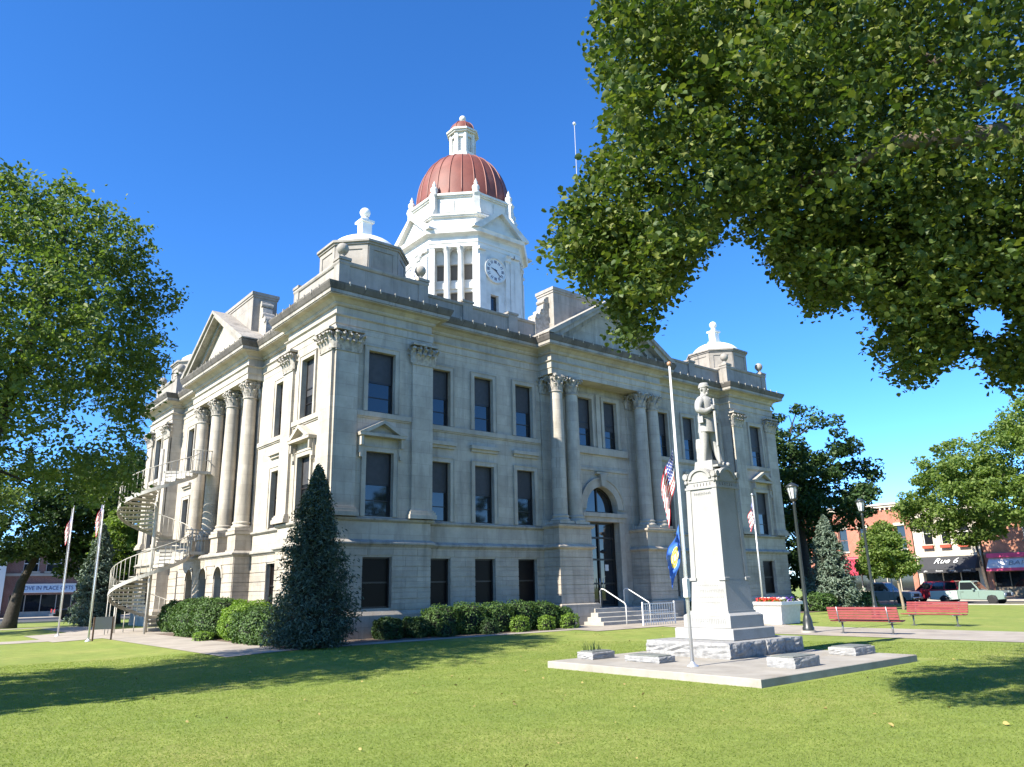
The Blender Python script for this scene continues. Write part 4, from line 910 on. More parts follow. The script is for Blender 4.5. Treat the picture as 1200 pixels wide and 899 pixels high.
# ---------------------------------------------------------------- flags
def flagmats():
    return [mat('flag red', (.50, .02, .035), .8), mat('flag white', (.72, .72, .70), .8), mat('flag blue', (.03, .05, .20), .8)]
FM = flagmats(); SB = mat('state flag blue', (.03, .12, .48), .8); SY = mat('state flag gold', (.62, .50, .06), .8); SW = mat('flag seal white', (.6, .6, .5), .8)
def flag(parent, x, y, zt, hoist, fly, ang, seed, kind='us', droop=.17, name='flag'):
    """limp cloth: hoist edge up the pole, fly end fallen"""
    rr = random.Random(seed); NU, NV = 78, 52; vs = []; ph = rr.uniform(0, 6)
    dx, dy = math.cos(ang), math.sin(ang); px, py = -dy, dx
    for j in range(NV+1):
        t = j/NV
        for i in range(NU+1):
            s_ = i/NU*fly; k = s_/fly
            th = R(90)*(1-droop)*(1-.25*math.sin(k*2.2)*(1-t)); hor = s_*math.cos(th)*(1-.2*t)
            z = zt-t*hoist-s_*math.sin(th)*(1-.12*t)
            fold = .06*math.sin(6*(hor*2+t*.5)+k*3+ph)*min(1, k*3)+.016*math.sin(21*t+k*9+ph)*min(1, k*3)
            o = .02+hor*.5+.05*t*k+.05*math.sin(5*k+ph)*k
            vs.append((x+dx*o+px*fold, y+dy*o+py*fold, z))
    b = MB(); fs = []
    for j in range(NV):
        for i in range(NU):
            b.mi = 0
            if kind == 'us':
                st = int(j/NV*13); mi = 0 if st % 2 == 0 else 1
                if i < NU*.4 and st < 7:
                    mi = 2; gx, gy = i % 5, j % 5
                    if (gx in (2, 3) and gy == 2) or (gx == 2 and gy == 3): mi = 1
            else:
                u, v = i/NU-.5, (j/NV-.5)*hoist/fly; d = math.hypot(u*1.0, v)
                mi = 1 if d < .19 else 0
                if d < .19 and (.11 < d < .13 or (abs(u) < .05 and abs(v) < .06)): mi = 2
            fs.append((mi, (j*(NU+1)+i, j*(NU+1)+i+1, (j+1)*(NU+1)+i+1, (j+1)*(NU+1)+i)))
    b.v = vs
    for mi, f in fs: b.f.append(list(f)); b.m.append(mi); b.sm.append(True)
    return b.build(name, FM if kind == 'us' else [SB, SY, SW], parent)
def pole(x, y, z0, h, r, label, cat='flagpole', lean=(0, 0), group=None, ballm=None):
    o = wthing('flagpole', (x, y, z0), label, cat, group)
    b = MB(); b.tube([(x, y, z0), (x, y, z0+h*.35), (x+lean[0], y+lean[1], z0+h)], [r, r, r*.6], 12); b.build('pole', M['alu'], o)
    b = MB(); b.lathe([(r*3.2, z0), (r*3.2, z0+.02), (r*1.6, z0+.05), (r*1.2, z0+.09)], (x, y), 20); b.build('base_collar', M['alu'], o)
    b = MB(); b.ball((x+lean[0], y+lean[1], z0+h+r*1.2), r*1.5); b.build('pole_ball', ballm or M['alu'], o)
    b = MB(); b.tube([(x-r*.3, y-r*1.1, z0+1.0), (x+lean[0]-r, y+lean[1]-r*1.4, z0+h-.05)], .006, 4); b.tube([(x-r*1.6, y, z0+1.1), (x+lean[0]-r*2, y+lean[1]-r, z0+h-.05)], .006, 4); b.build('halyard', M['wpaint'], o)
    return o
p1 = pole(1.08, -15.16, .15, 6.62, .038, 'tall silver flagpole on the monument platform, flags at half staff', ballm=mat('gilt ball', (.35, .2, .12), .4))
b = MB(); b.cbox(.98, 1.08, -15.25, -15.14, 1.55, 1.95, .01); b.build('cleat_box', M['wpaint'], p1)
f1 = flag(wthing('national_flag', (1.04, -15.1, 4.7), 'limp stars and stripes flag hanging halfway up the tall pole by the monument', 'flag'), 1.02, -15.14, 4.82, .84, 1.2, R(140), 2, 'us', .27, 'cloth')
f2 = flag(wthing('state_flag', (1.04, -15.1, 2.9), 'limp blue flag with gold seal hanging under the stars and stripes', 'flag'), 1.02, -15.14, 3.12, .66, .95, R(140), 5, 'state', .27, 'cloth')
def small_pole(x, y, h, lbl, fl, seed, lean=(0, 0)):
    z = zg(x, y); o = pole(x, y, z, h, .04, lbl, lean=lean)
    if fl:
        w_ = wthing('national_flag', (x, y, z+h*.8), fl, 'flag'); flag(w_, x-.02+lean[0]*.8, y+lean[1]*.8, z+h-.25, .75, 1.0, R(150), seed, 'us', .16, 'cloth')
small_pole(-5.25, 17.4, 6.1, 'thin pole farthest left on the lawn, flag tangled near its top', 'small limp stars and stripes on the leftmost lawn pole', 3)
small_pole(-5.2, 11.0, 6.1, 'thin white pole beside the small sign left of the spiral stair', 'limp stars and stripes on the pole by the small sign', 8)
small_pole(21.7, -3.6, 6.0, 'thin pole rising behind the white flower planter', 'limp stars and stripes on the pole behind the white planter', 9)
small_pole(9.05, -8.9, 2.4, 'short bare white pole standing behind the tall flagpole and its flags', None, 9)
# small sign
b = MB(); x, y = -4.75, 10.75; z = zg(x, y)
o = wthing('lawn_sign', (x, y, z), 'small grey sign panel on two posts beside the spiral stair flagpole', 'sign')
for dx in (-.35, .35): q = MB(); q.box(x+dx-.03, x+dx+.03, y-.03, y+.03, z, z+.95); q.build('post', mat('rusty post', (.14, .08, .05), .8), o)
b.box(x-.32, x+.32, y-.045, y-.02, z+.45, z+.95); b.build('panel', M['steel'], o)
# ---------------------------------------------------------------- entrance railings and gate
def handrail(x):
    o = wthing('handrail', (x, -1.9, .15), 'bent white pipe handrail on the entrance steps, %s' % ('left one by the stone pier' if x < 14 else 'right one nearer the white gate'), 'handrail', 'handrails on the entrance steps')
    b = MB(); pts = [(x, -2.05, .15), (x, -2.05, .98), (x, -1.98, 1.08), (x, -.75, 1.68), (x, -.6, 1.70), (x, -.5, 1.62), (x, -.5, .85)]
    b.tube(pts, .024, 8); b.build('rail', M['wpaint'], o); pass
handrail(13.45); handrail(15.05)
z = zg(14, -3.3); o = wthing('picket_gate', (14.2, -3.3, z), 'low white metal picket gate panel standing before the entrance steps', 'gate'); b = MB()
X0, X1, Y0 = 13.15, 15.2, -3.3
for x in np.linspace(X0, X1, 14): b.box(x-.012, x+.012, Y0-.012, Y0+.012, z+.02, z+.9)
b.build('pickets', M['wpaint'], o)
b = MB()
for zz in (.12, .5, .88): b.box(X0-.03, X1+.03, Y0-.02, Y0+.02, z+zz, z+zz+.035)
b.build('rails', M['wpaint'], o)
for x in (X0-.03, X1+.03):
    b = MB(); b.box(x-.025, x+.025, Y0-.03, Y0+.03, z, z+.98); b.build('post', M['wpaint'], o)
# ---------------------------------------------------------------- planter with flowers
px_, py_ = 18.75, -6.1; z = zg(px_, py_)
o = wthing('stone_planter', (px_, py_, z), 'square white stone planter beside the walk, behind the monument', 'planter')
b = MB(); b.prism([(px_-.72, py_-.72), (px_+.72, py_-.72), (px_+.72, py_+.72), (px_-.72, py_+.72)], z, z+.8, 1.1); b.build('box', mat('white stone', (.60, .58, .54), .8, (.52, .5, .46), 8, .2, 50), o)
b = MB(); r0, r1 = .87, .70
for a, c, d, e in ((-r0, r0, -r0, -r1), (-r0, r0, r1, r0), (-r0, -r1, -r1, r1), (r1, r0, -r1, r1)): b.box(px_+a, px_+c, py_+d, py_+e, z+.8, z+.93)
b.build('rim', M['wpaint'], o); b = MB(); b.box(px_-r1, px_+r1, py_-r1, py_+r1, z+.78, z+.85); b.build('soil', M['mulch'], o)
# ---------------------------------------------------------------- benches
def bench(name_lbl, x, y, rz):
    o = empty('park_bench', (0, 0, 0)); tag(o, name_lbl, 'bench', 'red benches along the walk')
    for k in range(5):   # backrest slats
        t = k/4; b = MB(); b.cbox(-1.2, 1.2, -.30-.10*t-.02, -.30-.10*t+.018, .50+.085*k*1.0, .575+.085*k*1.0, .006); b.build('back_slat', M['red'], o)
    for k in range(5): b = MB(); b.cbox(-1.2, 1.2, -.24+.105*k, -.155+.105*k, .425-.012*math.sin(k), .46-.012*math.sin(k), .006); b.build('seat_slat', M['red'], o)
    for s_ in (-.85, .85):
        b = MB(); b.tube([(s_, -.05, .0), (s_, -.05, .40)], .035, 8); b.box(s_-.03, s_+.03, -.28, .26, .385, .42); b.tube([(s_, -.28, .40), (s_, -.335, .55), (s_, -.43, .93)], .022, 6); b.box(s_-.09, s_+.09, -.14, .04, 0, .012)
        b.build('leg', M['steel'], o)
    o.location = (x, y, zg(x, y)+.012); o.rotation_euler = (0, 0, rz); return o
bench('red slatted park bench with its back to the monument, nearer one', 14.75, -12.2, R(-90+6))
bench('red slatted park bench across the walk, farther one facing the monument', 20.7, -12.0, R(90-2))
# ---------------------------------------------------------------- lamps
def lamp(x, y, h, lbl):
    z = zg(x, y); o = wthing('street_lamp', (x, y, z), lbl, 'street lamp', 'old style lamps along the walk')
    b = MB(); b.lathe([(.27, z), (.27, z+.08)], (x, y), 20); b.build('footing', M['conc'], o)
    b = MB(); zz = z+.08
    b.lathe([(.21, zz), (.21, zz+.1), (.18, zz+.14), (.17, zz+.35), (.13, zz+.5), (.09, zz+.62), (.1, zz+.66), (.075, zz+.72), (.07, zz+1.4), (.052, z+h-.85), (.07, z+h-.8), (.05, z+h-.76), (.05, z+h-.7)], (x, y), 16); b.build('post', M['lamp'], o)
    t = z+h
    b = MB(); b.lathe([(.05, t-.72), (.14, t-.66), (.14, t-.62)], (x, y), 12); b.lathe([(.24, t-.17), (.25, t-.13), (.14, t-.05), (.1, t-.03), (.03, t), (.0, t+.05)], (x, y), 12)
    for k in range(8): a = k*PI/4; b.tube([(x+.13*math.cos(a), y+.13*math.sin(a), t-.63), (x+.21*math.cos(a), y+.21*math.sin(a), t-.15)], .012, 5)
    q = b.build('lantern', M['lamp'], o); b = MB(); b.lathe([(.11, t-.61), (.19, t-.17)], (x, y), 16); b.build('pane', M['lglass'], q)
lamp(14.55, -10.05, 5.55, 'tall dark lamp post left of the nearer red bench')
lamp(25.0, -7.55, 5.75, 'tall dark lamp post behind the red benches')
# ---------------------------------------------------------------- spiral fire stair
SX, SY, SR = -2.15, 14.35, 1.72; Z0 = zg(SX, SY)
o = wthing('spiral_staircase', (SX, SY, Z0), 'cream steel spiral fire stair standing against the sunlit column front', 'staircase')
a1 = R(-14); turns = 1.94; NS = 42; ZT_ = 7.7; a0 = a1-turns*2*PI
b = MB(); b.tube([(SX, SY, Z0), (SX, SY, Z0+ZT_+1.1)], .09, 16); b.build('centre_pole', M['stairp'], o)
rise = ZT_/NS
for k in range(NS):
    a = a0+(a1-a0)*k/NS; da = (a1-a0)/NS*1.18; z = Z0+rise*(k+1); b = MB()
    pts = [(SX+.15*math.cos(a), SY+.15*math.sin(a)), (SX+SR*math.cos(a), SY+SR*math.sin(a)), (SX+SR*math.cos(a+da/2), SY+SR*math.sin(a+da/2)), (SX+SR*math.cos(a+da), SY+SR*math.sin(a+da)), (SX+.15*math.cos(a+da), SY+.15*math.sin(a+da))]
    b.prism(pts, z-.04, z)
    e = Vector((math.cos(a), math.sin(a), 0)); t = Vector((-e.y, e.x, 0))
    def Q(u, n, zz): return (SX+e.x*u+t.x*n, SY+e.y*u+t.y*n, zz)
    b.fbox(Q, .15, SR-.01, 0, .012, z-.12, z-.0401)
    b.build('tread', M['stairp'], o)
def hel(r, dz, n=120, f0=0, f1=1): return [(SX+r*math.cos(a0+(a1-a0)*t), SY+r*math.sin(a0+(a1-a0)*t), Z0+ZT_*t+dz) for t in np.linspace(f0, f1, n)]
b = MB(); lo_h, hi_h = hel(SR+.01, -.13), hel(SR+.01, .04); lo2h, hi2h = hel(SR+.03, -.13), hel(SR+.03, .04); n = len(lo_h)
b.add(lo_h+hi_h+lo2h+hi2h, [f for i in range(n-1) for f in ((i, i+1, n+i+1, n+i), (2*n+i, 3*n+i, 3*n+i+1, 2*n+i+1), (n+i, n+i+1, 3*n+i+1, 3*n+i), (i, 2*n+i, 2*n+i+1, i+1))]); b.build('stringer', M['stairp'], o)
b = MB(); b.tube(hel(SR, 1.05), .022, 8); b.build('handrail', M['stairp'], o)
b = MB()
for k in range(NS*2):
    t = k/(NS*2); a = a0+(a1-a0)*t; x, y = SX+SR*math.cos(a), SY+SR*math.sin(a); b.tube([(x, y, Z0+ZT_*t), (x, y, Z0+ZT_*t+1.05)], .011 if k % 2 else .016, 5)
b.build('balusters', M['stairp'], o)
for zz, name in ((ZT_, 'landing'), (ZT_-2*PI/(a1-a0)*ZT_, 'landing')):
    b = MB(); z = Z0+zz; x0 = SX+SR*math.cos(a1)-.3; y0, y1 = SY-1.0, SY-.1
    x1_ = .0
    b.box(x0-.2, x1_, y0, y1, z-.05, z); b.box(x0-.2, x1_, y0, y0+.04, z-.14, z-.051); q = b.build(name, M['stairp'], o)
    r_b = MB()
    for x in np.linspace(x0, x1_-.03, 6): r_b.tube([(x, y0+.03, z), (x, y0+.03, z+1.05)], .018, 5)
    r_b.tube([(x0-.2, y0+.03, z+1.05), (x1_, y0+.03, z+1.05)], .025, 6); r_b.tube([(x0-.2, y0+.03, z+.55), (x1_, y0+.03, z+.55)], .018, 6); r_b.build('guard_rail', M['stairp'], q)
for k in range(3):
    a = R(-14)+k*2*PI/3+.5; b = MB(); x, y = SX+(SR-.1)*math.cos(a), SY+(SR-.1)*math.sin(a)
    t = ((a-a0) % (2*PI))/(a1-a0); zt = Z0+ZT_*t+ZT_*2*PI/(a1-a0)*.0
    if zt > .6: b.tube([(x, y, Z0), (x, y, zt-.1)], .035, 8); b.build('support_post', M['stairp'], o)
for k in range(9):
    t = .05+.024*k; a = a0+(a1-a0)*(t+.0)*1.0; b = MB(); x, y = SX+SR*math.cos(a), SY+SR*math.sin(a); b.tube([(x, y, Z0), (x, y, Z0+ZT_*t)], .02, 6); b.build('support_post', M['stairp'], o)
# ---------------------------------------------------------------- foliage
def leaf_mesh(name, cen, size, m, parent, off, up=.5, aspect=.62, droop=0., outw=None):
    N = len(cen); cen = np.asarray(cen)
    nrm = rng.normal(size=(N, 3)); nrm[:, 2] = np.abs(nrm[:, 2])*(.6+up)+up*.5
    if outw is not None: nrm += outw*1.1
    nrm /= np.linalg.norm(nrm, axis=1)[:, None]
    a = rng.normal(size=(N, 3)); a[:, 2] -= droop; a -= (a*nrm).sum(1)[:, None]*nrm; a /= np.linalg.norm(a, axis=1)[:, None]
    b = np.cross(nrm, a); s = (size*rng.uniform(.5, 1.35, N))[:, None]
    v = np.empty((N, 6, 3)); w_ = s*aspect*.5
    v[:, 0] = cen-a*s*.5; v[:, 3] = cen+a*s*.5-nrm*s*.10
    v[:, 1] = cen-a*s*.22+b*w_*.95+nrm*s*.1; v[:, 2] = cen+a*s*.16+b*w_*.85+nrm*s*.08
    v[:, 5] = cen-a*s*.22-b*w_*.95+nrm*s*.1; v[:, 4] = cen+a*s*.16-b*w_*.85+nrm*s*.08
    v = v.reshape(-1, 3)-np.array(off); i = np.arange(N)*6
    idx = np.stack([i, i+1, i+2, i+3, i, i+3, i+4, i+5], 1).reshape(-1)
    me = bpy.data.meshes.new(name); me.vertices.add(N*6); me.vertices.foreach_set('co', v.reshape(-1)); me.loops.add(N*8); me.loops.foreach_set('vertex_index', idx.astype(np.int32))
    me.polygons.add(N*2); me.polygons.foreach_set('loop_start', np.arange(0, N*8, 4, dtype=np.int32)); me.polygons.foreach_set('loop_total', np.full(N*2, 4, dtype=np.int32))
    me.materials.append(m); me.update(calc_edges=True); me.validate()
    o = bpy.data.objects.new(name, me); COL.objects.link(o); o.parent = parent; return o
def blob_pts(blobs, n, shell=.5, wpow=.6):
    w_ = np.array([(b[3]*b[4]*b[5])**wpow for b in blobs]); w_ = w_/w_.sum(); k = rng.choice(len(blobs), n, p=w_); B = np.array(blobs)[k]
    d = rng.normal(size=(n, 3)); d /= np.linalg.norm(d, axis=1)[:, None]; r = rng.uniform(0, 1, n)**(1/3*shell)
    return B[:, :3]+d*r[:, None]*B[:, 3:6]
def gapf(L, k, seed):
    q = L*k+seed; return np.sin(q[:, 0]*1.9+np.sin(q[:, 1]*1.3))+np.sin(q[:, 1]*2.1+np.sin(q[:, 2]*1.7))+np.sin(q[:, 2]*2.3+np.sin(q[:, 0]*1.1))
def tree(name, label, x, y, blobs, ncl, per, lsize, crad, m, bark, tr=.3, trunk_pts=None, accept=None, shell=.55, up=.5, aspect=.62, droop=0., group=None, twigs=True, flat=.6, cat='tree', leaf_accept=None, spray=0., gap=None):
    z = zg(x, y); o = empty(name, (x, y, z)); off = (x, y, z); OFF[o.name] = off; tag(o, label, cat, group)
    C_ = blob_pts(blobs, ncl, shell)
    if accept is not None: C_ = C_[[bool(accept(c)) for c in C_]]
    if gap: C_ = C_[gapf(C_, gap[0], len(blobs)) > (gap[1](C_) if callable(gap[1]) else gap[1])]
    zmin = min(b[2]-b[5] for b in blobs); zmax = max(b[2]+b[5] for b in blobs)
    cx = np.mean([b[0] for b in blobs]); cy = np.mean([b[1] for b in blobs])
    tp = trunk_pts or [(x, y, z-.2), (x+.05*tr, y, z+.3), (x+(cx-x)*.2, y+(cy-y)*.2, z+(zmin-z)*.7+.6), (x+(cx-x)*.6, y+(cy-y)*.6, zmin+(zmax-zmin)*.35), (cx, cy, zmin+(zmax-zmin)*.72)]
    n = len(tp); b = MB(); b.tube(tp, [tr*1.35, tr]+[tr*(1-.78*(k/(n-1))**1.2) for k in range(2, n)], 12)
    nodes = []; 
    for p, q in zip(tp[:-1], tp[1:]):
        for t in np.linspace(0, 1, 7): nodes.append((np.array(p)*(1-t)+np.array(q)*t))
    rad = [tr*.8*(1-.6*k/len(nodes)) for k in range(len(nodes))]
    nodes = [c for c in nodes]; lo_ok = [c[2] > z+(zmin-z)*.75 for c in nodes]
    NA = np.array([c for c, k in zip(nodes, lo_ok) if k]); RA = np.array([r for r, k in zip(rad, lo_ok) if k])
    if len(NA) == 0: NA = np.array(nodes[-2:]); RA = np.array(rad[-2:])
    order = np.argsort([np.linalg.norm((c-np.array([cx, cy, c[2]]))) for c in C_])
    if twigs:
        for oi in order:
            c = C_[oi]; d = np.linalg.norm((NA-c)*np.array([1, 1, 1.0]), axis=1)+np.maximum(0, NA[:, 2]-c[2])*.9; k = int(np.argmin(d)); p = NA[k]; r0 = min(RA[k]*.62, .03+.022*np.linalg.norm(c-p)); 
            if np.linalg.norm(c-p) < .15: continue
            mid = (p+c)/2+np.array([0, 0, .12*np.linalg.norm(c-p)])+rng.normal(size=3)*.07*np.linalg.norm(c-p)
            b.tube([p, mid, c], [r0, r0*.7, r0*.35], 5, cap=False)
            NA = np.vstack([NA, mid, c]); RA = np.append(RA, [r0*.7, r0*.45])
    b.build('trunk', bark, o)
    k = len(C_); L = np.repeat(C_, per, axis=0); dd = rng.normal(size=L.shape); dd /= np.linalg.norm(dd, axis=1)[:, None]
    rr_ = rng.uniform(.25, 1, len(L))**.6; cr = np.repeat(crad*rng.uniform(.6, 1.35, k), per)
    L = L+dd*(rr_*cr)[:, None]*np.array([1, 1, flat])
    if spray:
        dr_ = C_-np.array([cx, cy, (zmin+zmax)/2-1]); dr_ /= np.linalg.norm(dr_, axis=1)[:, None]; dr_ += rng.normal(size=dr_.shape)*.55; dr_[:, 2] = dr_[:, 2]*.5-.12; dr_ /= np.linalg.norm(dr_, axis=1)[:, None]
        t = rng.uniform(-.5, 1, len(L)); D = np.repeat(dr_, per, axis=0); base = np.repeat(C_, per, axis=0)
        L = base+D*(t*spray)[:, None]+rng.normal(size=L.shape)*(cr*.36*(1.15-.55*np.abs(t)))[:, None]*np.array([1, 1, .6]); L[:, 2] -= .16*spray*np.maximum(t, 0)**2
    if leaf_accept is not None: L = L[leaf_accept(L)]
    leaf_mesh('crown', L, lsize, m, o, off, up, aspect, droop)
    return o
def inpoly(u, v, poly):
    u = np.asarray(u); v = np.asarray(v); r = np.zeros(u.shape, bool); n = len(poly)
    for i in range(n):
        x1, y1 = poly[i]; x2, y2 = poly[(i+1) % n]
        c = ((y1 > v) != (y2 > v)) & (u < (x2-x1)*(v-y1)/(y2-y1+1e-9)+x1); r ^= c
    return r
def prjA(L):
    q = L-CAM; z = q@np.array(f_); return 600+FPX*(q@np.array(r2_))/z, 449.5-FPX*(q@np.array(u2_))/z, z
# near linden whose boughs hang over the right of the lawn; trunk stands outside the frame
SIL = [(697, -60), (700, 0), (686, 60), (694, 90), (715, 108), (706, 150), (734, 160), (696, 172), (684, 202), (668, 218), (654, 252), (634, 292), (642, 312), (676, 322), (692, 348), (716, 372), (722, 402), (744, 412), (764, 402), (774, 376), (790, 352),
       (804, 326), (838, 292), (846, 274), (868, 280), (890, 306), (924, 328), (942, 366), (978, 360), (1006, 346), (1022, 368), (1042, 380), (1012, 400), (1022, 424), (1062, 456), (1098, 440), (1120, 424), (1140, 400), (1160, 440), (1172, 458), (1215, 450), (1700, 600), (1700, -900), (600, -900)]
HOLES = [[(1136, 372), (1150, 350), (1182, 362), (1184, 392), (1150, 400), (1128, 392)], [(1140, 128), (1165, 130), (1168, 150), (1144, 150)], [(846, 262), (860, 250), (864, 270), (850, 274)], [(756, 130), (772, 128), (770, 148), (756, 148)], [(728, 300), (736, 290), (744, 298), (734, 306)]]
def near_ok(L):
    u, v, z = prjA(L); u = u+rng.normal(size=len(u))*9; v = v+rng.normal(size=len(v))*8; ins_ = inpoly(u, v, SIL)
    for h in HOLES: ins_ &= ~inpoly(u, v, h)
    vis = (z > .5) & (u < 1230) & (v < 900)
    return (np.where(vis, ins_, True)) & (np.linalg.norm(L-CAM, axis=1) > 7.4) & (z > .3)
near_blobs = [(.5, -24, 9.0, 8.5, 6.0, 5.2), (-3.2, -21.2, 7.4, 4.2, 3.2, 3.0), (2.5, -21.0, 6.4, 5.0, 3.0, 2.8), (-4.5, -20.0, 6.2, 2.6, 2.0, 1.6), (-1, -20.2, 9, 4.5, 2.2, 3.2)]
def at(u, v, d):
    q = np.array(f_)+(u-600)/FPX*np.array(r2_)-(v-449.5)/FPX*np.array(u2_); q /= np.linalg.norm(q); return tuple(CAM+q*d)
near_blobs += [(*at(u, v, d), r*1.1, r, r) for u, v, d, r in ((748, 366, 11, .62), (752, 320, 11, .8), (690, 290, 10.5, .75), (720, 240, 10.5, .8), (800, 260, 11.5, 1.0), (1090, 400, 12.5, .8), (1160, 420, 13, .9), (1190, 380, 13, 1.1), (1040, 330, 12, .8), (960, 310, 12, .8), (900, 240, 12, 1.0), (1100, 330, 12.5, 1.1), (1000, 260, 12, 1.2), (740, 80, 10, .9), (780, 180, 11, 1.1), (1150, 250, 12.5, 1.3), (860, 130, 11, 1.3), (1230, 330, 13, 1.4), (1230, 420, 13.5, 1.2))]
near_blobs += [(-6.0, -20.4, 8.2, 2.2, 2.2, 2.6), (-2.2, -19.3, 6.0, 2.2, 1.2, 1.2), (-2.5, -22, 11.2, 3.6, 3.4, 2.2), (-.5, -21, 11.8, 4.5, 3.6, 2.4)]  # two highest blobs: upper crown added above the view to shade the boughs
def near_cl(c):
    if c[2] < 3.6: return False
    u, v, z = prjA(c[None]); e = 12
    return bool(near_ok(c[None])[0]) 
nt_pts = [(3.2, -25.2, -.2), (3.2, -25.2, .4), (3.0, -25.0, 3.2), (2.5, -24.5, 5.6), (1.2, -24, 9.5)]
LT = tree('linden_tree', 'big leafy linden whose boughs hang over the lawn at the right, close to the viewer', 3.2, -25.2, near_blobs, 10500, 34, .08, .30, M['linden'], M['bark'], .42, nt_pts, near_cl, .75, .7, .82, .5, leaf_accept=near_ok, spray=.38, gap=(1.7, lambda C: np.where((prjA(C)[0] < 840) & (prjA(C)[1] > 250), -1.6, np.where(prjA(C)[0] < 900, -.25, -1.5))))
bb = MB()   # heavy boughs reaching out over the lawn
bb.tube([(2.6, -24.6, 5.6), at(1290, 168, 13.2), at(1200, 158, 12.2), at(1120, 162, 11.6), at(1060, 166, 11.2), at(980, 200, 11.2), at(900, 215, 11.4)], [.26, .2, .17, .14, .12, .06, .03], 12)
bb.tube([at(1060, 166, 11.2), at(900, 240, 12.0), at(830, 250, 11.8), at(760, 235, 11.4)], [.09, .07, .045, .02], 8)
bb.tube([(1.9, -24.2, 7.0), (-.2, -22.6, 9.6), (-2, -21, 11)], [.14, .09, .03], 8)
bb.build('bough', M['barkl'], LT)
# tall tree at the left edge
lt_pts = [(-11.8, -3.6, -.2), (-11.8, -3.6, .3), (-11.5, -3.7, 3.2), (-11.0, -3.9, 5.2), (-10.5, -3.9, 7.2), (-10.1, -3.8, 9.8), (-9.9, -3.6, 11.6)]
LSIL = [(-900, 900), (-900, -400), (-60, 150), (10, 186), (62, 188), (96, 226), (150, 246), (166, 262), (204, 278), (222, 318), (216, 352), (192, 378), (204, 400), (192, 436), (176, 470), (168, 500), (166, 560), (140, 590), (120, 600), (60, 590), (0, 600)]
def left_ok(L):
    u, v, z = prjA(L); u = u+rng.normal(size=len(u))*9; v = v+rng.normal(size=len(v))*8; return np.where((z > .5) & (u > -60), inpoly(u, v, LSIL), z > -50)
lb_ = [(-7.6, -3.8, 8.9, 1.7, 2.4, 1.6), (-7.2, -3.6, 7.0, 1.2, 2.0, 1.3), (-10.4, -3.8, 9.6, 3.0, 3.4, 3.0), (-8.0, -3.8, 8.4, 2.3, 3.0, 2.0), (-8.9, -3.2, 10.0, 1.7, 2.2, 1.3), (-9.0, -4.0, 6.0, 2.5, 3.0, 1.5), (-12.8, -3.8, 8.5, 2.8, 3.4, 3.0), (-9.6, -4.2, 11.2, 1.6, 2, 1.1), (-11.5, -3.6, 11.6, 1.6, 1.8, .9), (-8.0, -2.2, 5.2, 1.7, 1.6, 1.1), (-12, -6.5, 7.5, 3, 3, 3), (-14.5, -7.6, 7.2, 3, 2.6, 2.6), (-15, -4.5, 9, 3.5, 3.5, 3)]
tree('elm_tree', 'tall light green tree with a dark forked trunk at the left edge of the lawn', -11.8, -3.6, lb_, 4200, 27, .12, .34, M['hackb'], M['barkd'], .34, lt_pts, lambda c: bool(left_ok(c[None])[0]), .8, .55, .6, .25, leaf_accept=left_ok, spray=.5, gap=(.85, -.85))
tree('elm_tree', 'broad tree outside the left frame edge whose shade crosses the lawn', -21.5, -5.5, [(-21, -5.8, 7.5, 4.5, 4.2, 3.6), (-17.5, -6.5, 6.5, 3, 3.2, 2.6)], 260, 90, .2, .8, M['hackb'], M['barkd'], .4, accept=lambda c: prjA(c[None])[0][0] < -60 or prjA(c[None])[2][0] < 1)
# background trees, left
tree('maple_tree', 'dark leafy tree with a leaning trunk before the shop with the blue sign', -4.4, 34, [(-3.6, 34, 7.6, 4.5, 4, 3.2), (-6.5, 33, 6.5, 3.5, 3.5, 2.6), (-1.2, 34.5, 7.4, 3.4, 3.2, 2.9)], 170, 110, .26, .95, M['dark'], M['barkd'], .42, [(-5.3, 34, -.2), (-5.2, 34, .5), (-4.9, 34, 2.8), (-4.2, 34, 4.6), (-3.6, 34, 7)])
tree('maple_tree', 'dense dark tree behind the spiral stair at the far left corner', 1.0, 34, [(1.6, 33.5, 6.6, 4.2, 3.6, 3.8), (.2, 33, 9.2, 3.6, 3, 2.6), (3, 34, 3.6, 3, 2.5, 2.2), (-1.2, 34, 4.4, 2.2, 2, 2.0)], 210, 120, .25, .9, M['dark'], M['barkd'], .3)
tree('elm_tree', 'pale green leafy tree low between the dark trees, left of the courthouse', -.6, 29.8, [(-.4, 29.6, 4.6, 1.6, 1.5, 1.7), (-.1, 29.6, 6.1, 1.2, 1.1, 1.1)], 60, 110, .19, .5, M['light'], M['bark'], .12)
tree('elm_tree', 'green tree just inside the left frame edge beyond the big trunk', -13, 24, [(-12.6, 24, 6.6, 3.6, 3.5, 3.0), (-9.4, 25, 7.2, 2.6, 2.4, 2.2)], 130, 100, .24, .9, M['hackb'], M['barkd'], .3)
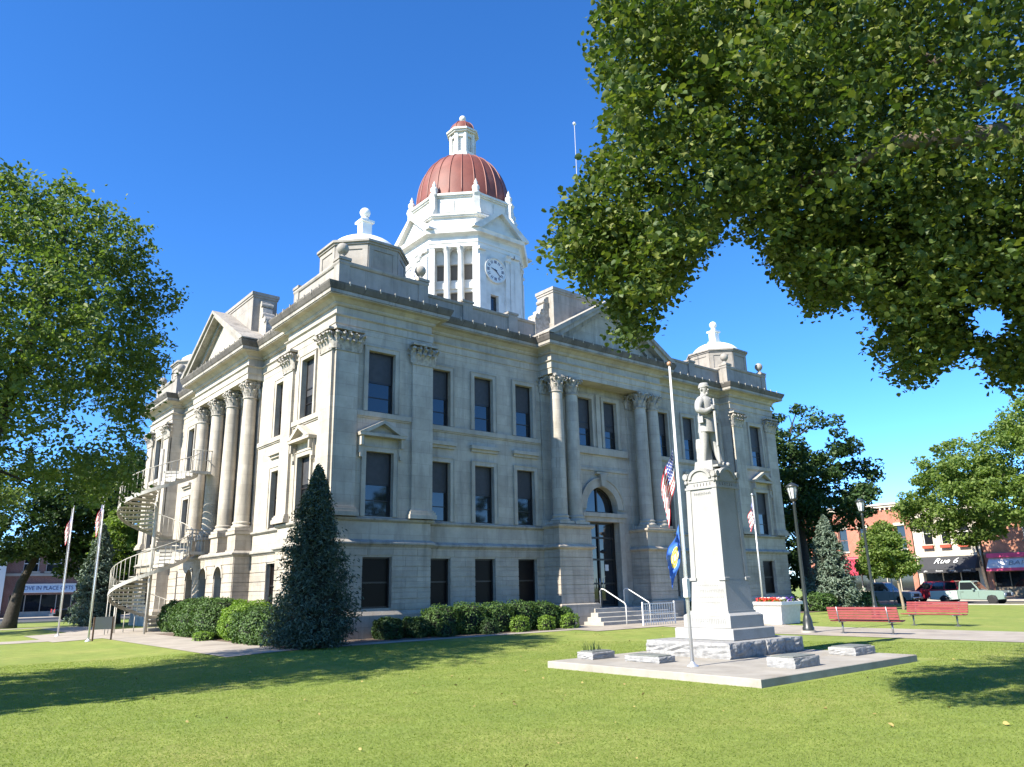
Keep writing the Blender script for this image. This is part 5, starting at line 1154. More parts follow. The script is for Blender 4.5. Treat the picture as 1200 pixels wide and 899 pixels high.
# right
tree('maple_tree', 'large dark tree standing beyond the right corner of the courthouse', 41.5, 5.2, [(41.3, 5.4, 11.5, 5.0, 4.6, 3.6), (44.0, 3.8, 9.4, 3.6, 3.2, 2.4), (39, 6.6, 9, 4, 4, 3.4), (42.6, 3.2, 7.2, 3.4, 2.6, 1.8), (38.4, 7, 13, 2.6, 2.6, 1.8)], 240, 120, .28, .95, M['dark'], M['barkd'], .4)
tree('locust_tree', 'light green street tree before the black awning shop', 60.5, .4, [(60, 2.4, 8.4, 3.2, 3.4, 2.8), (60, -1.4, 8.0, 3.2, 3.6, 2.7), (60, .6, 11.3, 2.8, 3.4, 2.2), (60, 0, 6.0, 2.4, 2.6, 1.4), (60.4, 4.6, 7.6, 2, 1.6, 1.5)], 230, 100, .26, .85, M['light'], M['bark'], .14, [(61.5, .2, -.2), (61.5, .2, .4), (61.3, .5, 4.5), (60.8, .9, 6.6), (60.2, .6, 10)])
tree('locust_tree', 'light green tree at the right frame edge before the bakery', 56, -6.2, [(56, -6.5, 10.6, 3.2, 3.8, 3.6), (56, -10, 9.5, 3, 3, 3.5), (56, -4.2, 8.2, 2.6, 2.2, 2.3), (56, -1.8, 10, 2.2, 2.4, 2.2), (56, -7.5, 13.4, 2.6, 2.6, 2)], 330, 100, .26, .85, M['light'], M['bark'], .22)
tree('sapling', 'small round young tree with a pale staked trunk behind the nearer bench', 37.2, -3.4, [(37.1, -2.7, 3.6, 1.35, 1.3, 1.2), (36.8, -2.2, 2.7, 1.1, .8, .7), (37.4, -3.5, 2.8, .9, .9, .7), (37.2, -2.8, 4.6, .8, .8, .7)], 190, 120, .17, .45, M['light'], M['tan'], .09)
tree('maple_tree', 'dark tree filling the gap between courthouse and conifer, farther back', 48, 12, [(48, 12.4, 7.5, 4.5, 5, 5), (47, 15, 5, 3, 3, 4), (46, 11.5, 3, 4, 4, 3)], 240, 100, .3, 1.0, M['dark'], M['barkd'], .35)
# conifers: whorled sprays, dense cone
def conifer(name, label, x, y, h, r, m, n, ls, top=1.0, seed=1, base=.0, cat='conifer'):
    z = zg(x, y); o = empty(name, (x, y, z)); OFF[o.name] = (x, y, z); tag(o, label, cat)
    b = MB(); b.tube([(x, y, z-.1), (x, y, z+h*.5), (x, y, z+h*.93)], [r*.09, r*.06, .02], 8)
    pts = []; outs = []; lr = np.random.default_rng(seed); nb = n//16
    for k in range(nb):
        t = lr.uniform(0, 1)**1.25; zz = base+t*(h-base); a = lr.uniform(0, 2*PI)
        R_ = r*((1-t)**.78*(.84+.16*math.sin(a*3+t*9)+.13*lr.normal())+.04)*min(1, .75+t*2.2)
        if R_ <= 0: continue
        for j in range(16):
            q = 1-.45*lr.uniform(0, 1)**1.4; tip = R_*q; up_ = .12*R_*q*q+lr.normal()*.06
            pts.append((x+math.cos(a+lr.normal()*.12/max(.3, q))*tip, y+math.sin(a+lr.normal()*.12)*tip, z+zz+up_+lr.normal()*.03)); outs.append((math.cos(a), math.sin(a), .5))
        if k % 12 == 0: b.tube([(x, y, z+zz*.93), (x+math.cos(a)*R_*.8, y+math.sin(a)*R_*.8, z+zz)], [.02, .006], 4)
    b.build('trunk', M['barkd'], o)
    leaf_mesh('crown', np.array(pts), ls, m, o, (x, y, z), .2, .3, -.9, np.array(outs)*.6)
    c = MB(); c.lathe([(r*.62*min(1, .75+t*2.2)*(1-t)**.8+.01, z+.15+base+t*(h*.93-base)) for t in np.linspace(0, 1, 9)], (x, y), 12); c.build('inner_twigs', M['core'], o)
    return o
conifer('juniper_tree', 'dark blue green juniper cone before the near corner of the courthouse', -1.55, -2.35, 5.65, 1.55, M['spruce'], 34000, .12, seed=4)
conifer('blue_spruce', 'blue green conifer left of the spiral stair at the far corner', -1.7, 27.6, 5.9, 1.65, M['bluesp'], 12000, .24, seed=6)
conifer('blue_spruce', 'blue green conifer at the right corner of the courthouse behind the lamp post', 32.6, -1.4, 5.5, 1.75, M['bluesp'], 14000, .22, seed=8)
# hedges and shrubs
def shrub(name, label, blobs, n, ls, m, seed=1, group=None, cat='shrub', rough=.05, core=.86):
    x, y = blobs[0][0], blobs[0][1]; z = zg(x, y); o = empty(name, (x, y, z)); OFF[o.name] = (x, y, z); tag(o, label, cat, group)
    w_ = np.array([b[3]*b[4]+b[4]*b[5]+b[3]*b[5] for b in blobs]); w_ = w_/w_.sum(); k = rng.choice(len(blobs), n, p=w_); B = np.array(blobs)[k]
    d = rng.normal(size=(n, 3)); d /= np.linalg.norm(d, axis=1)[:, None]; d2 = np.sign(d)*np.abs(d)**.75
    lump = 1+rough*np.sin(d[:, 0]*7+seed)*np.sin(d[:, 1]*6+seed*2)*1.6+rough*np.sin(d[:, 2]*9+d[:, 0]*5)
    P_ = B[:, :3]+d2*B[:, 3:6]*(lump*rng.uniform(.86, 1.05, n))[:, None]; keep = P_[:, 2] > z+.02; P_ = P_[keep]; d = d[keep]
    leaf_mesh('foliage', P_, ls, m, o, (x, y, z), .4, .6, 0, d)
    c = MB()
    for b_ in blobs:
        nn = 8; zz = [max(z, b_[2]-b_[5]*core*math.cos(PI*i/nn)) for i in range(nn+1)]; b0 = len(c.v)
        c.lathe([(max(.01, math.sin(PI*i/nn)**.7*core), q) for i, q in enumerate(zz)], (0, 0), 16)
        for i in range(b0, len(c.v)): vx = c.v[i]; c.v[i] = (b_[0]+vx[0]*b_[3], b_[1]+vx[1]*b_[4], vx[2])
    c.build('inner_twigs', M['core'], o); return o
shrub('clipped_hedge', 'large clipped dark green hedge before the portico arches', [(-1.5, 8.6, .8, .95, 1.8, .85), (-1.5, 6.4, .8, .95, 1.5, .85)], 26000, .085, M['hedge'], 2, 'bushes along the sunlit wall')
shrub('clipped_hedge', 'dark green hedge beside the stair, farthest left of the bushes', [(-.9, 13.4, .75, .8, 1.2, .8)], 7000, .1, M['hedge'], 9, 'bushes along the sunlit wall')
shrub('privet_bush', 'bright yellow green bush beside the conifer at the near corner', [(-1.3, 3.6, .72, .9, 1.3, .82)], 11000, .08, M['bright'], 3, 'bushes along the sunlit wall')
shrub('clipped_hedge', 'dark rounded bush just left of the conifer at the near corner', [(-1.7, 1.2, .62, .9, 1.3, .75), (-1.6, .1, .5, .8, .8, .6)], 13000, .085, M['hedge'], 4, 'bushes along the sunlit wall')
shrub('low_plant', 'small yellow green plant at the foot of the large hedge', [(-2.5, 5.0, .22, .35, .4, .25)], 1500, .06, M['bright'], 7)
row = [(2.0, 'dark', .42, .42), (3.1, 'dark', .45, .40), (4.3, 'hedge', .75, .62), (5.5, 'hedge', .8, .66), (6.9, 'hedge', .78, .64), (8.1, 'hedge', .85, .66), (9.3, 'hedge', .8, .62), (10.3, 'hedge', .55, .5)]
lbls = ['low dark bush right of the near corner conifer', 'second low dark bush below the near pavilion window', 'rounded hedge bush under the first wing window', 'rounded hedge bush right of the first wing window', 'rounded hedge bush under the middle wing window', 'wide rounded hedge bush left of the third wing window', 'rounded hedge bush under the third wing window', 'small hedge bush against the entrance pier']
for (x, k, rx, rz), lb1 in zip(row, lbls): shrub('hedge_bush', lb1, [(x, -1.0, .15+rz*.75, rx, .65, rz)], 4600, .075, M[k], int(x*3), 'bushes along the shaded front wall')
row = [(3.9, .35, .32), (5.9, .33, .34), (7.4, .4, .36), (8.8, .36, .34), (10.1, .42, .36)]
lbls = ['small loose front plant, leftmost of five before the hedge', 'small loose front plant, second of five before the hedge', 'small loose front plant, middle of five before the hedge', 'yellowish front plant before the wide hedge bush', 'yellowish front plant beside the entrance steps']
for (x, rx, rz), lb1 in zip(row, lbls): shrub('low_plant', lb1, [(x, -1.95, .15+rz*.7, rx, .3, rz)], 1300, .06, M['bright'] if x > 7 else M['dark'], int(x*5), 'low plants before the hedge row', core=.6)
for x, y, l_ in ((30.6, -1.6, 'low ragged bush left of the right corner conifer'), (35.4, -1.6, 'low ragged bush right of the right corner conifer'), (20.6, -1.2, 'dark bush right of the entrance behind the tall flagpole')): shrub('hedge_bush', l_, [(x, y, .55, 1.1, .8, .6)], 3500, .12, M['hedge'], int(x))
b = MB()
for nm, c_, x0, x1 in (('red flowers', (.65, .03, .02), -.62, -.3), ('white flowers', (.75, .73, .62), -.35, .1), ('purple flowers', (.10, .03, .28), .1, .62)):
    n = 420; P_ = np.stack([px_+rng.uniform(x0, x1, n), py_+rng.uniform(-.6, .6, n), zg(px_, py_)+.84+rng.uniform(0, .26, n)], 1)
    w1 = empty('flowers', (px_+(x0+x1)/2, py_, zg(px_, py_)+.85)); tag(w1, nm+' massed in the white stone planter', 'flowers'); OFF[w1.name] = tuple(w1.location)
    leaf_mesh('blooms', P_, .075, mat(nm, c_, .7), w1, tuple(w1.location), .6, .8); P2 = P_-np.array([0, 0, .07]); leaf_mesh('foliage', P2, .09, M['bright'], w1, tuple(w1.location), .6, .6)
n = 170; fx = rng.uniform(-9, 12, n); fy = rng.uniform(-23, -4, n); okf = ~((fx > -.1) & (fy < -11.7) & (fy > -17.7)); fx, fy = fx[okf], fy[okf]
w1 = empty('fallen_leaves', (0, -14, 0)); tag(w1, 'few small dry leaves scattered over the mown lawn', 'fallen leaves', kind='stuff')
fl_ = leaf_mesh('fallen_leaves', np.stack([fx, fy, np.array([zg(a, c) for a, c in zip(fx, fy)])+.03], 1), .07, mat('dry leaf', (.32, .25, .08), .8), None, (0, 0, 0), 1.5, .7)
bpy.data.objects.remove(w1); tag(fl_, 'few small dry leaves scattered over the mown lawn', 'fallen leaves', kind='stuff')
# grass blades over the nearer lawn
NB = 420000
rad = 6.5+(27-6.5)*rng.uniform(0, 1, NB)**1.35; az = YAW-rng.uniform(-.66, .66, NB)
gx = CAM[0]+rad*np.cos(az); gy = CAM[1]+rad*np.sin(az)
ok = ~((gx > -.03) & (gx < 7.19) & (gy > -17.65) & (gy < -11.75)) & ~((gx > 13.2) & (gx < 18.3)) & ~((gx > -4.45) & (gx < 9.4) & (gy > -3.0)) & ~((gx > 9.3) & (gx < 20.3) & (gy > -4.25)) & ~((gx < -4.3) & (gy > 13.1) & (gy < 15.5))
gx, gy, rad = gx[ok], gy[ok], rad[ok]; n = len(gx); gz = np.array([zg(a, c) for a, c in zip(gx, gy)])
h = rng.uniform(.008, .022, n); a = rng.uniform(0, 2*PI, n); wd = (.0025+.0004*rad); v = np.empty((n, 3, 3)); ca, sa = np.cos(a)*wd, np.sin(a)*wd; ln = rng.normal(size=(n, 2))*.025
v[:, 0] = np.stack([gx-ca, gy-sa, gz-.003], 1); v[:, 1] = np.stack([gx+ca, gy+sa, gz-.003], 1); v[:, 2] = np.stack([gx+ln[:, 0], gy+ln[:, 1], gz+h], 1)
me = bpy.data.meshes.new('grass'); me.vertices.add(n*3); me.vertices.foreach_set('co', v.reshape(-1)); me.loops.add(n*3); me.loops.foreach_set('vertex_index', np.arange(n*3, dtype=np.int32)); me.polygons.add(n)
me.polygons.foreach_set('loop_start', np.arange(0, n*3, 3, dtype=np.int32)); me.polygons.foreach_set('loop_total', np.full(n, 3, dtype=np.int32)); me.materials.append(M['blade']); me.update(calc_edges=True)
o = bpy.data.objects.new('grass', me); COL.objects.link(o); tag(o, 'short mown bright green grass covering the near lawn', 'grass', kind='stuff')

# unseen park trees added behind the viewer to darken the window reflections
for k, (x, y) in enumerate(((4, -52), (18, -56), (31, -50), (-12, -60), (44, -44))):
    tree('maple_tree', 'broad dark unseen park tree added behind the viewer for window reflections, %s from the walk' % ('first', 'second', 'third', 'fourth', 'fifth')[k], x, y, [(x, y, 8.5, 6, 5, 5), (x+4, y, 6.5, 3.5, 3.5, 3)], 60, 60, .6, 1.3, M['dark'], M['barkd'], .4, group='unseen trees added for window reflections')
# ---------------------------------------------------------------- shops across the street
BR = lambda name, c, c2: stone(name, c, c2, (.32, .28, .24), .24, .08, .01, .3, (.12, .07, .06), .35)
M['brick'] = BR('orange red brick', (.42, .13, .07), (.36, .11, .06)); M['brickd'] = BR('dark red brick', (.17, .06, .05), (.14, .05, .042)); M['brick2'] = BR('bright red brick', (.46, .17, .09), (.40, .14, .075))
M['cream'] = stone('cream painted front', (.50, .45, .36), (.48, .43, .345), (.4, .36, .3), .6, .3, .004, .1, (.3, .27, .22), .4)
def shop(name, lbl, P, u0, u1, dpt, h, m, z0=0, upper=(), uz=(4.9, 6.9), door=None, store=(.7, 2.5), trimm=None, cor=True, cat='shop building', loc=None):
    o = wthing(name, loc or P((u0+u1)/2, -dpt/2, z0), lbl, cat)
    b = MB(); ops = [(u-w/2, u+w/2, *uz) for u, w in upper]
    sw = (u0+.5, u1-.5)
    ops2 = [(sw[0], sw[1], z0+.1, z0+store[1]+.0)]
    wall(b, P, u0, u1, 0, z0, h, ops+ops2, .3); b.add([P(u0, 0, z0), P(u0, -dpt, z0), P(u0, -dpt, h), P(u0, 0, h), P(u1, 0, z0), P(u1, -dpt, z0), P(u1, -dpt, h), P(u1, 0, h)], [(0, 1, 2, 3), (4, 7, 6, 5), (1, 5, 6, 2), (3, 2, 6, 7)]); b.build('wall', m, o)
    tm = trimm or M['trim']
    for u, w in upper:
        f = MB(); a, c = u-w/2, u+w/2
        f.fbox(P, a, c, -.27, -.25, *uz); g_ = f.build('window', M['glass'], o)
        f = MB(); f.fbox(P, a, a+.07, -.25, -.18, *uz); f.fbox(P, c-.07, c, -.25, -.18, *uz); f.fbox(P, a+.07, c-.07, -.25, -.18, (uz[0]+uz[1])/2-.04, (uz[0]+uz[1])/2+.04); f.fbox(P, a+.07, c-.07, -.25, -.18, uz[1]-.07, uz[1]); f.build('frame', M['brickd'] if 'red awning' in lbl else M['wpaint'], g_)
        f = MB(); f.fbox(P, a-.12, c+.12, -.1, .1, uz[0]-.16, uz[0]); f.fbox(P, a-.15, c+.15, -.02, .08, uz[1], uz[1]+.3); f.build('sill', tm, g_)
    f = MB(); f.fbox(P, sw[0], sw[1], -.32, -.30, z0+.1, z0+store[1]); f.fbox(P, sw[0], sw[1], -.3, -.12, z0+.1, z0+store[0]-.1); q = f.build('shopfront', M['glass'], o)
    f = MB(); n = max(3, int((sw[1]-sw[0])/1.3))
    for k in range(n+1): u = sw[0]+(sw[1]-sw[0]-.07)*k/n; f.fbox(P, u, u+.07, -.3, -.2, z0+store[0]-.1, z0+store[1])
    f.fbox(P, sw[0], sw[1], -.2, -.1, z0+.1, z0+store[0]); f.build('frame', trimm or M['brickd'], q)
    if cor:
        f = MB(); f.fbox(P, u0-.05, u1+.05, -.1, .3, h-.35, h-.1); f.fbox(P, u0-.1, u1+.1, -.1, .42, h-.1, h+.08)
        k = u0+.2
        while k < u1-.2: f.fbox(P, k, k+.16, 0, .24, h-.6, h-.35); k += .5
        f.build('cornice', tm, o)
    f = MB(); f.fbox(P, u0, u1, 0, .14, z0+3.9, z0+4.15); f.build('string_course', tm, o)
    return o
SH = lambda u, n, z: (70-n, u, z)
def awning(o, P, u0, u1, zt, zb, out, m, valance=.25, extra=None):
    b = MB(); vs = [P(u0, .02, zt), P(u1, .02, zt), P(u1, out, zb), P(u0, out, zb)]; b.add(vs, [(0, 1, 2, 3)])
    b.add([P(u0, .02, zt), P(u0, out, zb), P(u0, .02, zb), P(u1, .02, zt), P(u1, out, zb), P(u1, .02, zb)], [(0, 1, 2), (3, 5, 4)])
    n = 14
    for k in range(n):
        a, c = u0+(u1-u0)*k/n, u0+(u1-u0)*(k+1)/n; b.add([P(a, out, zb), P(c, out, zb), P(c, out, zb-valance), P((a+c)/2, out, zb-valance*1.12), P(a, out, zb-valance)], [(0, 1, 2, 3, 4)])
    return b.build('awning', m, o)
aw = lambda n, c: mat(n, c, .85, tuple(x*.85 for x in c), 2)
A1 = shop('brick_shop', 'tall red brick shop with paired upper windows and a red awning', SH, 9.5, 21.5, 12, 9.6, M['brick'], -.0, [(18.6, 1.0), (16.9, 1.0), (14.6, .9), (12.6, .9), (10.6, .95)], (4.9, 7.3), trimm=M['cream'])
red = aw('crimson canvas', (.42, .03, .06)); q = awning(A1, SH, 15.1, 19.3, 4.3, 2.6, 1.2, red)
put_text('Ch', .9, M['wpaint'], q, SH(17.9, .98, 3.1), (0, -1, 0), (0.55, 0, .83), .01, .25, off=A1.location, name='awning_lettering'); put_text('boutique', .3, M['wpaint'], q, SH(17.6, 1.24, 2.47), (0, -1, 0), (0, 0, 1), .01, .1, off=A1.location, name='valance_lettering')
A2 = shop('cream_shop', 'cream fronted shop with a black awning lettered in white script', SH, 3.3, 9.4, 12, 8.8, M['cream'], -.0, [(8.0, .95), (6.3, .95), (4.6, .95)], (5.2, 7.4), trimm=M['cream'])
q = awning(A2, SH, 3.6, 9.0, 4.1, 2.75, 1.2, aw('black canvas', (.035, .036, .04)), .35)
put_text('Rue 6', .95, M['wpaint'], q, SH(6.4, .66, 3.5), (0, -1, 0), (0.66, 0, .75), .012, .35, off=A2.location, name='awning_lettering')
for k, u in enumerate((8.2, 6.9, 5.7, 4.4)): put_text(('gifts', 'flowers', 'candles', 'clothing')[k], .22, M['wpaint'], q, SH(u, 1.22, 2.57), (0, -1, 0), (0, 0, 1), .005, .2, off=A2.location, name='valance_lettering')
for u in (8.0, 6.3, 4.6):
    f = MB(); f.fbox(SH, u-.5, u+.5, .1, .38, 4.8, 5.1); tag(top(f.build('window_box', mat('red flower box', (.35, .06, .03), .8)), SH(u, .2, 4.8)), 'red flower box under the %s upper window of the cream shop' % {8.0: 'left', 6.3: 'middle', 4.6: 'right'}[u], 'flower box', 'window boxes of the cream shop')
A3 = shop('bakery_shop', 'low bright brick bakery with a pink and white awning', SH, -14, 3.1, 12, 7.6, M['brick2'], -.0, [(-1, 1), (-4, 1), (-7, 1), (-10, 1)], (5.2, 7.0), store=(.95, 2.35), trimm=M['tan'])
q = awning(A3, SH, -6, 2.7, 3.65, 2.65, 1.1, aw('white canvas', (.72, .70, .66)), .02)
pk = aw('pink canvas', (.80, .10, .22)); b = MB(); b.fbox(SH, -6.1, 2.8, .02, .3, 3.65, 4.05); b.fbox(SH, -6, 2.7, 1.09, 1.12, 2.42, 2.68); b.build('awning_band', pk, q)
put_text('BAKERY', .85, mat('grey lettering', (.30, .29, .27), .8), q, SH(-.6, .62, 3.12), (0, -1, 0), (0.74, 0, .67), .01, .0, off=A3.location, name='awning_lettering')
# left block behind the lawn
LB = lambda u, n, z: (u, 62-n, z)
B1 = shop('brick_store', 'dark red brick store with a long blue and white sign at the far left', LB, -2.6, 9, 12, 6.6, M['brickd'], .0, [(-.6, 1.3), (1.3, 1.3), (4.2, 1.4), (6.6, 1.4)], (4.35, 5.8), store=(.6, 2.15), trimm=M['conc'])
sg = MB(); sg.fbox(LB, -1.6, 3.4, .02, .16, 2.35, 3.15); sg.build('sign_board', mat('pale blue sign', (.42, .55, .68), .6), B1)
sn = [x for x in bpy.data.objects if x.name.startswith('sign_board')][0]
b = MB(); 
for a, c, d, e in ((-1.6, 3.4, 3.08, 3.17), (-1.6, 3.4, 2.33, 2.42), (-1.62, -1.54, 2.42, 3.08), (3.34, 3.42, 2.42, 3.08)): b.fbox(LB, a, c, .0, .2, d, e)
b.build('sign_border', M['wpaint'], sn)
put_text("MOVE IN PLACE GIFTS", .52, mat('navy lettering', (.015, .04, .16), .6), sn, LB(.92, .175, 2.75), (1, 0, 0), (0, 0, 1), .008, 0, off=B1.location, width=4.5)
f = MB(); f.fbox(LB, 4.4, 5.3, -.1, .05, 0, 2.1); f.build('door', M['frame'], B1)
B2 = wthing('white_building', (-7.6, 56, 0), 'plain white sunlit building at the far left edge behind the trees', 'building')
b = MB(); b.box(-3.4, -2.75, 61, 74, 0, 6.0); b.box(-3.5, -2.75, 60.9, 74, 6.0, 6.2); b.build('wall', M['wpaint'], B2)
b = MB(); b.box(-3.43, -3.38, 61, 74, 0, 1.2); b.build('base_course', M['conc'], B2)
B3 = shop('brick_store', 'low dark store partly seen behind the blue spruce and stair', LB, 9.2, 20, 12, 6.0, M['brickd'], .0, [(11, 1.3), (14, 1.3), (17, 1.3)], (4.3, 5.5), store=(.6, 2.3))
# ---------------------------------------------------------------- vehicles (local: +X forward)
PG = mat('pale green car paint', (.48, .56, .50), .35, coat=.5); GD = mat('grey green car paint', (.17, .24, .205), .3, coat=.6)
SV = mat('silver car paint', (.34, .34, .33), .3, metal=.4, coat=.5); BK = mat('black car paint', (.012, .013, .015), .2, coat=.8); RD = mat('red car paint', (.42, .02, .03), .25, coat=.8); WH = mat('white car paint', (.65, .67, .70), .3, coat=.6)
TY = mat('tyre rubber', (.018, .018, .018), .9); CR = mat('chrome', (.6, .6, .6), .15, metal=1); HL = mat('headlight glass', (.6, .62, .62), .1); TL = mat('tail light', (.5, .02, .02), .3)
def wheel(o, x, y, r=.36):
    b = MB(); prof = [(r*.6, -.1), (r*.93, -.11), (r, -.07), (r, .07), (r*.93, .11), (r*.6, .1)]
    b.lathe(prof, (0, 0), 22); b.v = [(x+p[0], y+p[2], r+p[1]) for p in b.v]; w_ = b.build('wheel', TY, o)
    b = MB(); b.lathe([(.0, .06), (r*.2, .09), (r*.25, .05), (r*.55, .06), (r*.62, .11), (r*.62, -.11), (r*.55, -.06), (.0, -.05)], (0, 0), 22); b.v = [(x+p[0], y+(p[2] if y > 0 else -p[2]), r+p[1]) for p in b.v]; b.build('rim', CR, w_)
def profile_body(b, pts, hw, inset=.04):
    """side profile (x,z) extruded across with rounded shoulders"""
    n = len(pts); cx = sum(p[0] for p in pts)/n; cz = sum(p[1] for p in pts)/n; vs = []
    for y, k in ((-hw, inset), (-hw+.06, 0), (hw-.06, 0), (hw, inset)):
        for x, z in pts: vs.append((x+(k if x < cx else -k), y, z-(k if z > cz else -k)))
    fs = [tuple(range(n)), tuple(range(3*n, 4*n))[::-1]]
    for r_ in range(3):
        for i in range(n): j = (i+1) % n; fs.append((r_*n+i, (r_+1)*n+i, (r_+1)*n+j, r_*n+j))
    b.add(vs, fs)
def wheel_arch_profile(x0, x1, zb, top_, wx, r=.42):
    """lower edge with round cut-outs"""
    pts = [(x0, zb)]
    for w_ in sorted(wx): pts += [(w_+r*math.cos(t), .33+r*math.sin(t)) for t in np.linspace(PI, 0, 9)]
    return pts+[(x1, zb)]+top_
def vehicle(name, lbl, x, y, z, rz, kind, c1, c2=None, cat='car'):
    o = empty(name, (0, 0, 0)); tag(o, lbl, cat, 'vehicles parked along the street'); c2 = c2 or c1
    Lh = 2.65 if kind != 'suv' else 2.3; wf, wr = Lh-.85, -Lh+1.05; hw = .93
    if kind == 'pickup': topl = [(Lh, .55), (Lh, .88), (Lh-.12, 1.0), (.75, 1.06), (-.45, 1.08), (-.45, 1.04), (-Lh, 1.02)]
    elif kind == 'suv': topl = [(Lh, .5), (Lh, .85), (Lh-.15, .96), (.95, 1.06), (-Lh+.05, 1.08), (-Lh, .9)]
    else: topl = [(Lh, .45), (Lh, .7), (Lh-.15, .8), (.9, .92), (-1.6, .95), (-Lh, .9)]
    if kind == 'pickup':
        b = MB(); profile_body(b, wheel_arch_profile(-Lh, -.62, .38, [(-.62, 1.04), (-Lh, 1.02)], (wr,)), hw); b.build('cargo_box', c1, o)
        b = MB(); profile_body(b, wheel_arch_profile(-.6, Lh, .38, [(Lh, .55), (Lh, .88), (Lh-.12, 1.0), (.75, 1.06), (-.6, 1.08)], (wf,)), hw); b.build('body', c2, o)
    else: b = MB(); profile_body(b, wheel_arch_profile(-Lh, Lh, .38, topl, (wf, wr)), hw); b.build('body', c1, o)
    ch = {'pickup': (1.0, -.5, .45, -.42, 1.72), 'suv': (1.25, -Lh+.06, .55, -Lh+.3, 1.72), 'sedan': (1.1, -1.7, .35, -1.0, 1.42)}[kind]
    zb = 1.03 if kind != 'sedan' else .9
    b = MB(); x0, x1, x2, x3, zt = ch; vs = []
    for yy, k in ((-.86, 0), (.86, 0)): vs += [(x0, yy, zb), (x1, yy, zb)]
    ti = .70; vs = [(x0, -.86, zb), (x1, -.86, zb), (x1, .86, zb), (x0, .86, zb), (x2, -ti, zt), (x3, -ti, zt), (x3, ti, zt), (x2, ti, zt), (x2-.1, -ti+.06, zt+.05), (x3+.08, -ti+.06, zt+.05), (x3+.08, ti-.06, zt+.05), (x2-.1, ti-.06, zt+.05)]
    b.add(vs, [(0, 4, 5, 1), (3, 2, 6, 7), (0, 3, 7, 4), (1, 5, 6, 2), (4, 8, 9, 5), (7, 6, 10, 11), (4, 7, 11, 8), (5, 9, 10, 6), (8, 11, 10, 9)]); b.build('cab', c2, o)
    def lerp(a, c, t): return tuple(a[i]+(c[i]-a[i])*t for i in range(3))
    for s_, nm in ((-1, 'side_window'), (1, 'side_window')):
        A, B_, C_, D_ = (x0, s_*.86, zb), (x1, s_*.86, zb), (x3, s_*ti, zt), (x2, s_*ti, zt)
        nseg = 1 if kind == 'pickup' else (3 if kind == 'suv' else 2)
        for k in range(nseg):
            t0, t1 = (k+.06)/nseg, (k+.94)/nseg; q = [lerp(lerp(A, B_, t), lerp(D_, C_, t), v_) for t, v_ in ((t0, .1), (t1, .1), (t1, .9), (t0, .9))]; g_ = MB(); g_.add([(p[0], p[1]+s_*.012, p[2]) for p in q]+[(p[0], p[1]+s_*.002, p[2]) for p in q], [(0, 1, 2, 3), (0, 4, 5, 1), (1, 5, 6, 2), (2, 6, 7, 3), (3, 7, 4, 0)]); g_.build(nm, M['glass'], o)
    for (xa, xb, sg_, nm) in ((x0, x2, 1, 'windscreen'), (x1, x3, -1, 'rear_window')):
        q = [lerp(lerp((xa, -.8, zb), (xa, .8, zb), t), lerp((xb, -ti+.03, zt), (xb, ti-.03, zt), t), v_) for t, v_ in ((.02, .1), (.98, .1), (.98, .92), (.02, .92))]; g_ = MB(); g_.add([(p[0]+sg_*.012, p[1], p[2]+.004) for p in q]+[p for p in q], [(0, 1, 2, 3), (0, 4, 5, 1), (1, 5, 6, 2), (2, 6, 7, 3), (3, 7, 4, 0)]); g_.build(nm, M['glass'], o)
    for w_ in (wf, wr):
        for s_ in (-.82, .82): wheel(o, w_, s_)
    for e, nm in ((Lh, 'bumper'), (-Lh, 'bumper')): b = MB(); b.cbox(min(e, e+math.copysign(.12, e))-.0, max(e, e+math.copysign(.12, e)), -.92, .92, .4, .58, .03); b.build(nm, CR if kind == 'pickup' else c1, o)
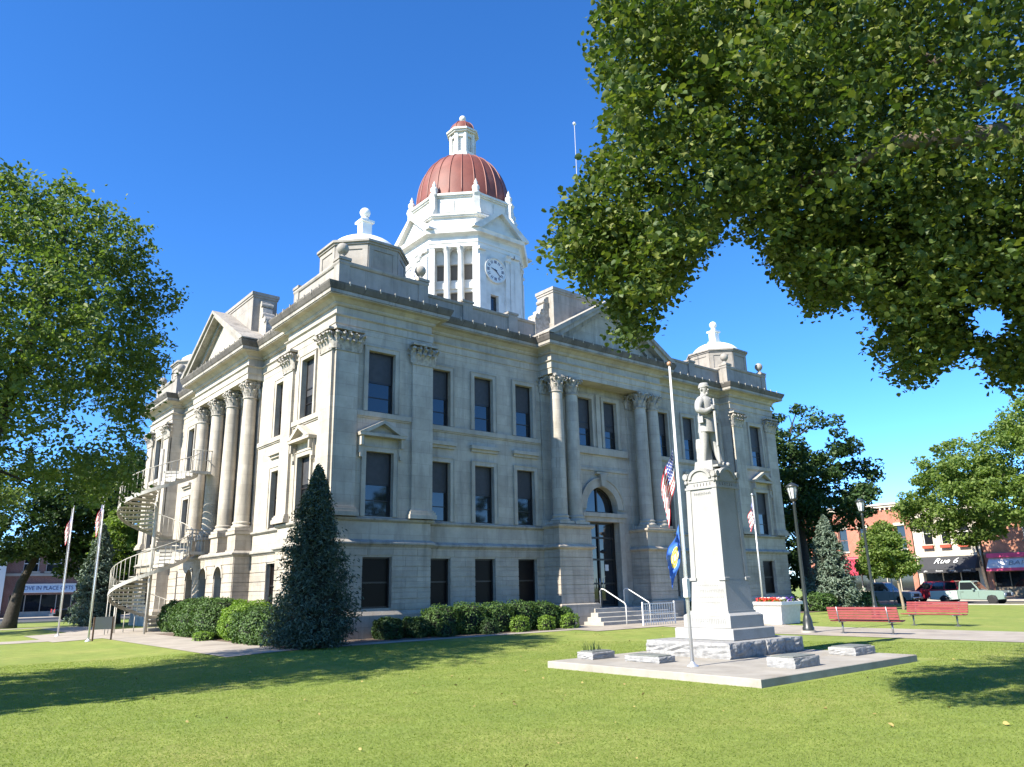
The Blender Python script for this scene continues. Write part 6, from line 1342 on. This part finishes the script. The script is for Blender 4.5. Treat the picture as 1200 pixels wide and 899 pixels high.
    for s_ in (-.68, .68):
        b = MB(); b.cbox(Lh-.02, Lh+.03, s_-.17, s_+.17, .66, .84, .02); b.build('headlight', HL, o); b = MB(); b.cbox(-Lh-.03, -Lh+.02, s_-.14, s_+.14, .66, .95, .02); b.build('tail_light', TL, o)
    b = MB(); b.cbox(Lh-.01, Lh+.02, -.48, .48, .6, .84, .02); b.build('grille', M['frame'], o)
    for s_ in (-1, 1): b = MB(); b.cbox(.55, .7, s_*1.02-.08, s_*1.02+.08, 1.05, 1.2, .02); b.build('mirror', c2, o)
    b = MB()
    for s_ in (-1, 1):
        for xx in (x0-.1, x1+.12): b.box(xx, xx+.015, s_*.925-.006, s_*.925+.006, .5, 1.0)
        b.box(-.3, -.12, s_*.935-.01, s_*.935+.01, .92, .95)
    b.build('door_gap', M['frame'], o)
    if kind == 'pickup':
        b = MB(); b.box(-Lh+.1, -.55, -.8, .8, .7, 1.022); b.build('truck_bed', M['frame'], o)
    o.location = (x, y, z); o.rotation_euler = (0, 0, rz); return o
zs = -.14
vehicle('pickup_truck', 'old two tone pale green and dark green pickup truck, rightmost on the street', 54, -1.1, zs, R(-90), 'pickup', PG, GD, 'pickup truck')
vehicle('pickup_truck', 'black and silver pickup truck parked behind the young tree', 51.9+.6, 5.0, zs, R(-90), 'pickup', BK, SV, 'pickup truck')
vehicle('parked_car', 'red sport utility vehicle parked between the two pickup trucks', 58.6, 3.4, zs, R(90), 'suv', RD)
vehicle('parked_car', 'white car mostly hidden behind the right corner conifer', 60, 12.8, zs, R(-90), 'sedan', WH)
vehicle('parked_car', 'dark car beyond the spiral stair on the far left street', 2.0, 47.5, 0, 0, 'sedan', BK)
for (x, y, l_) in ((63.9, 17.4, 'grey parking meter pole before the red awning shop'), (50.2, 3.1, 'grey sign pole at the lawn edge beside the red vehicle')):
    o = wthing('sign_pole', (x, y, 0), l_, 'pole'); b = MB(); b.tube([(x, y, -.2), (x, y, 2.6)], .035, 8); b.build('pole', M['steel'], o); b = MB(); b.cbox(x-.02, x+.02, y-.15, y+.15, 2.15, 2.6, .005); b.build('plate', M['steel'], o)
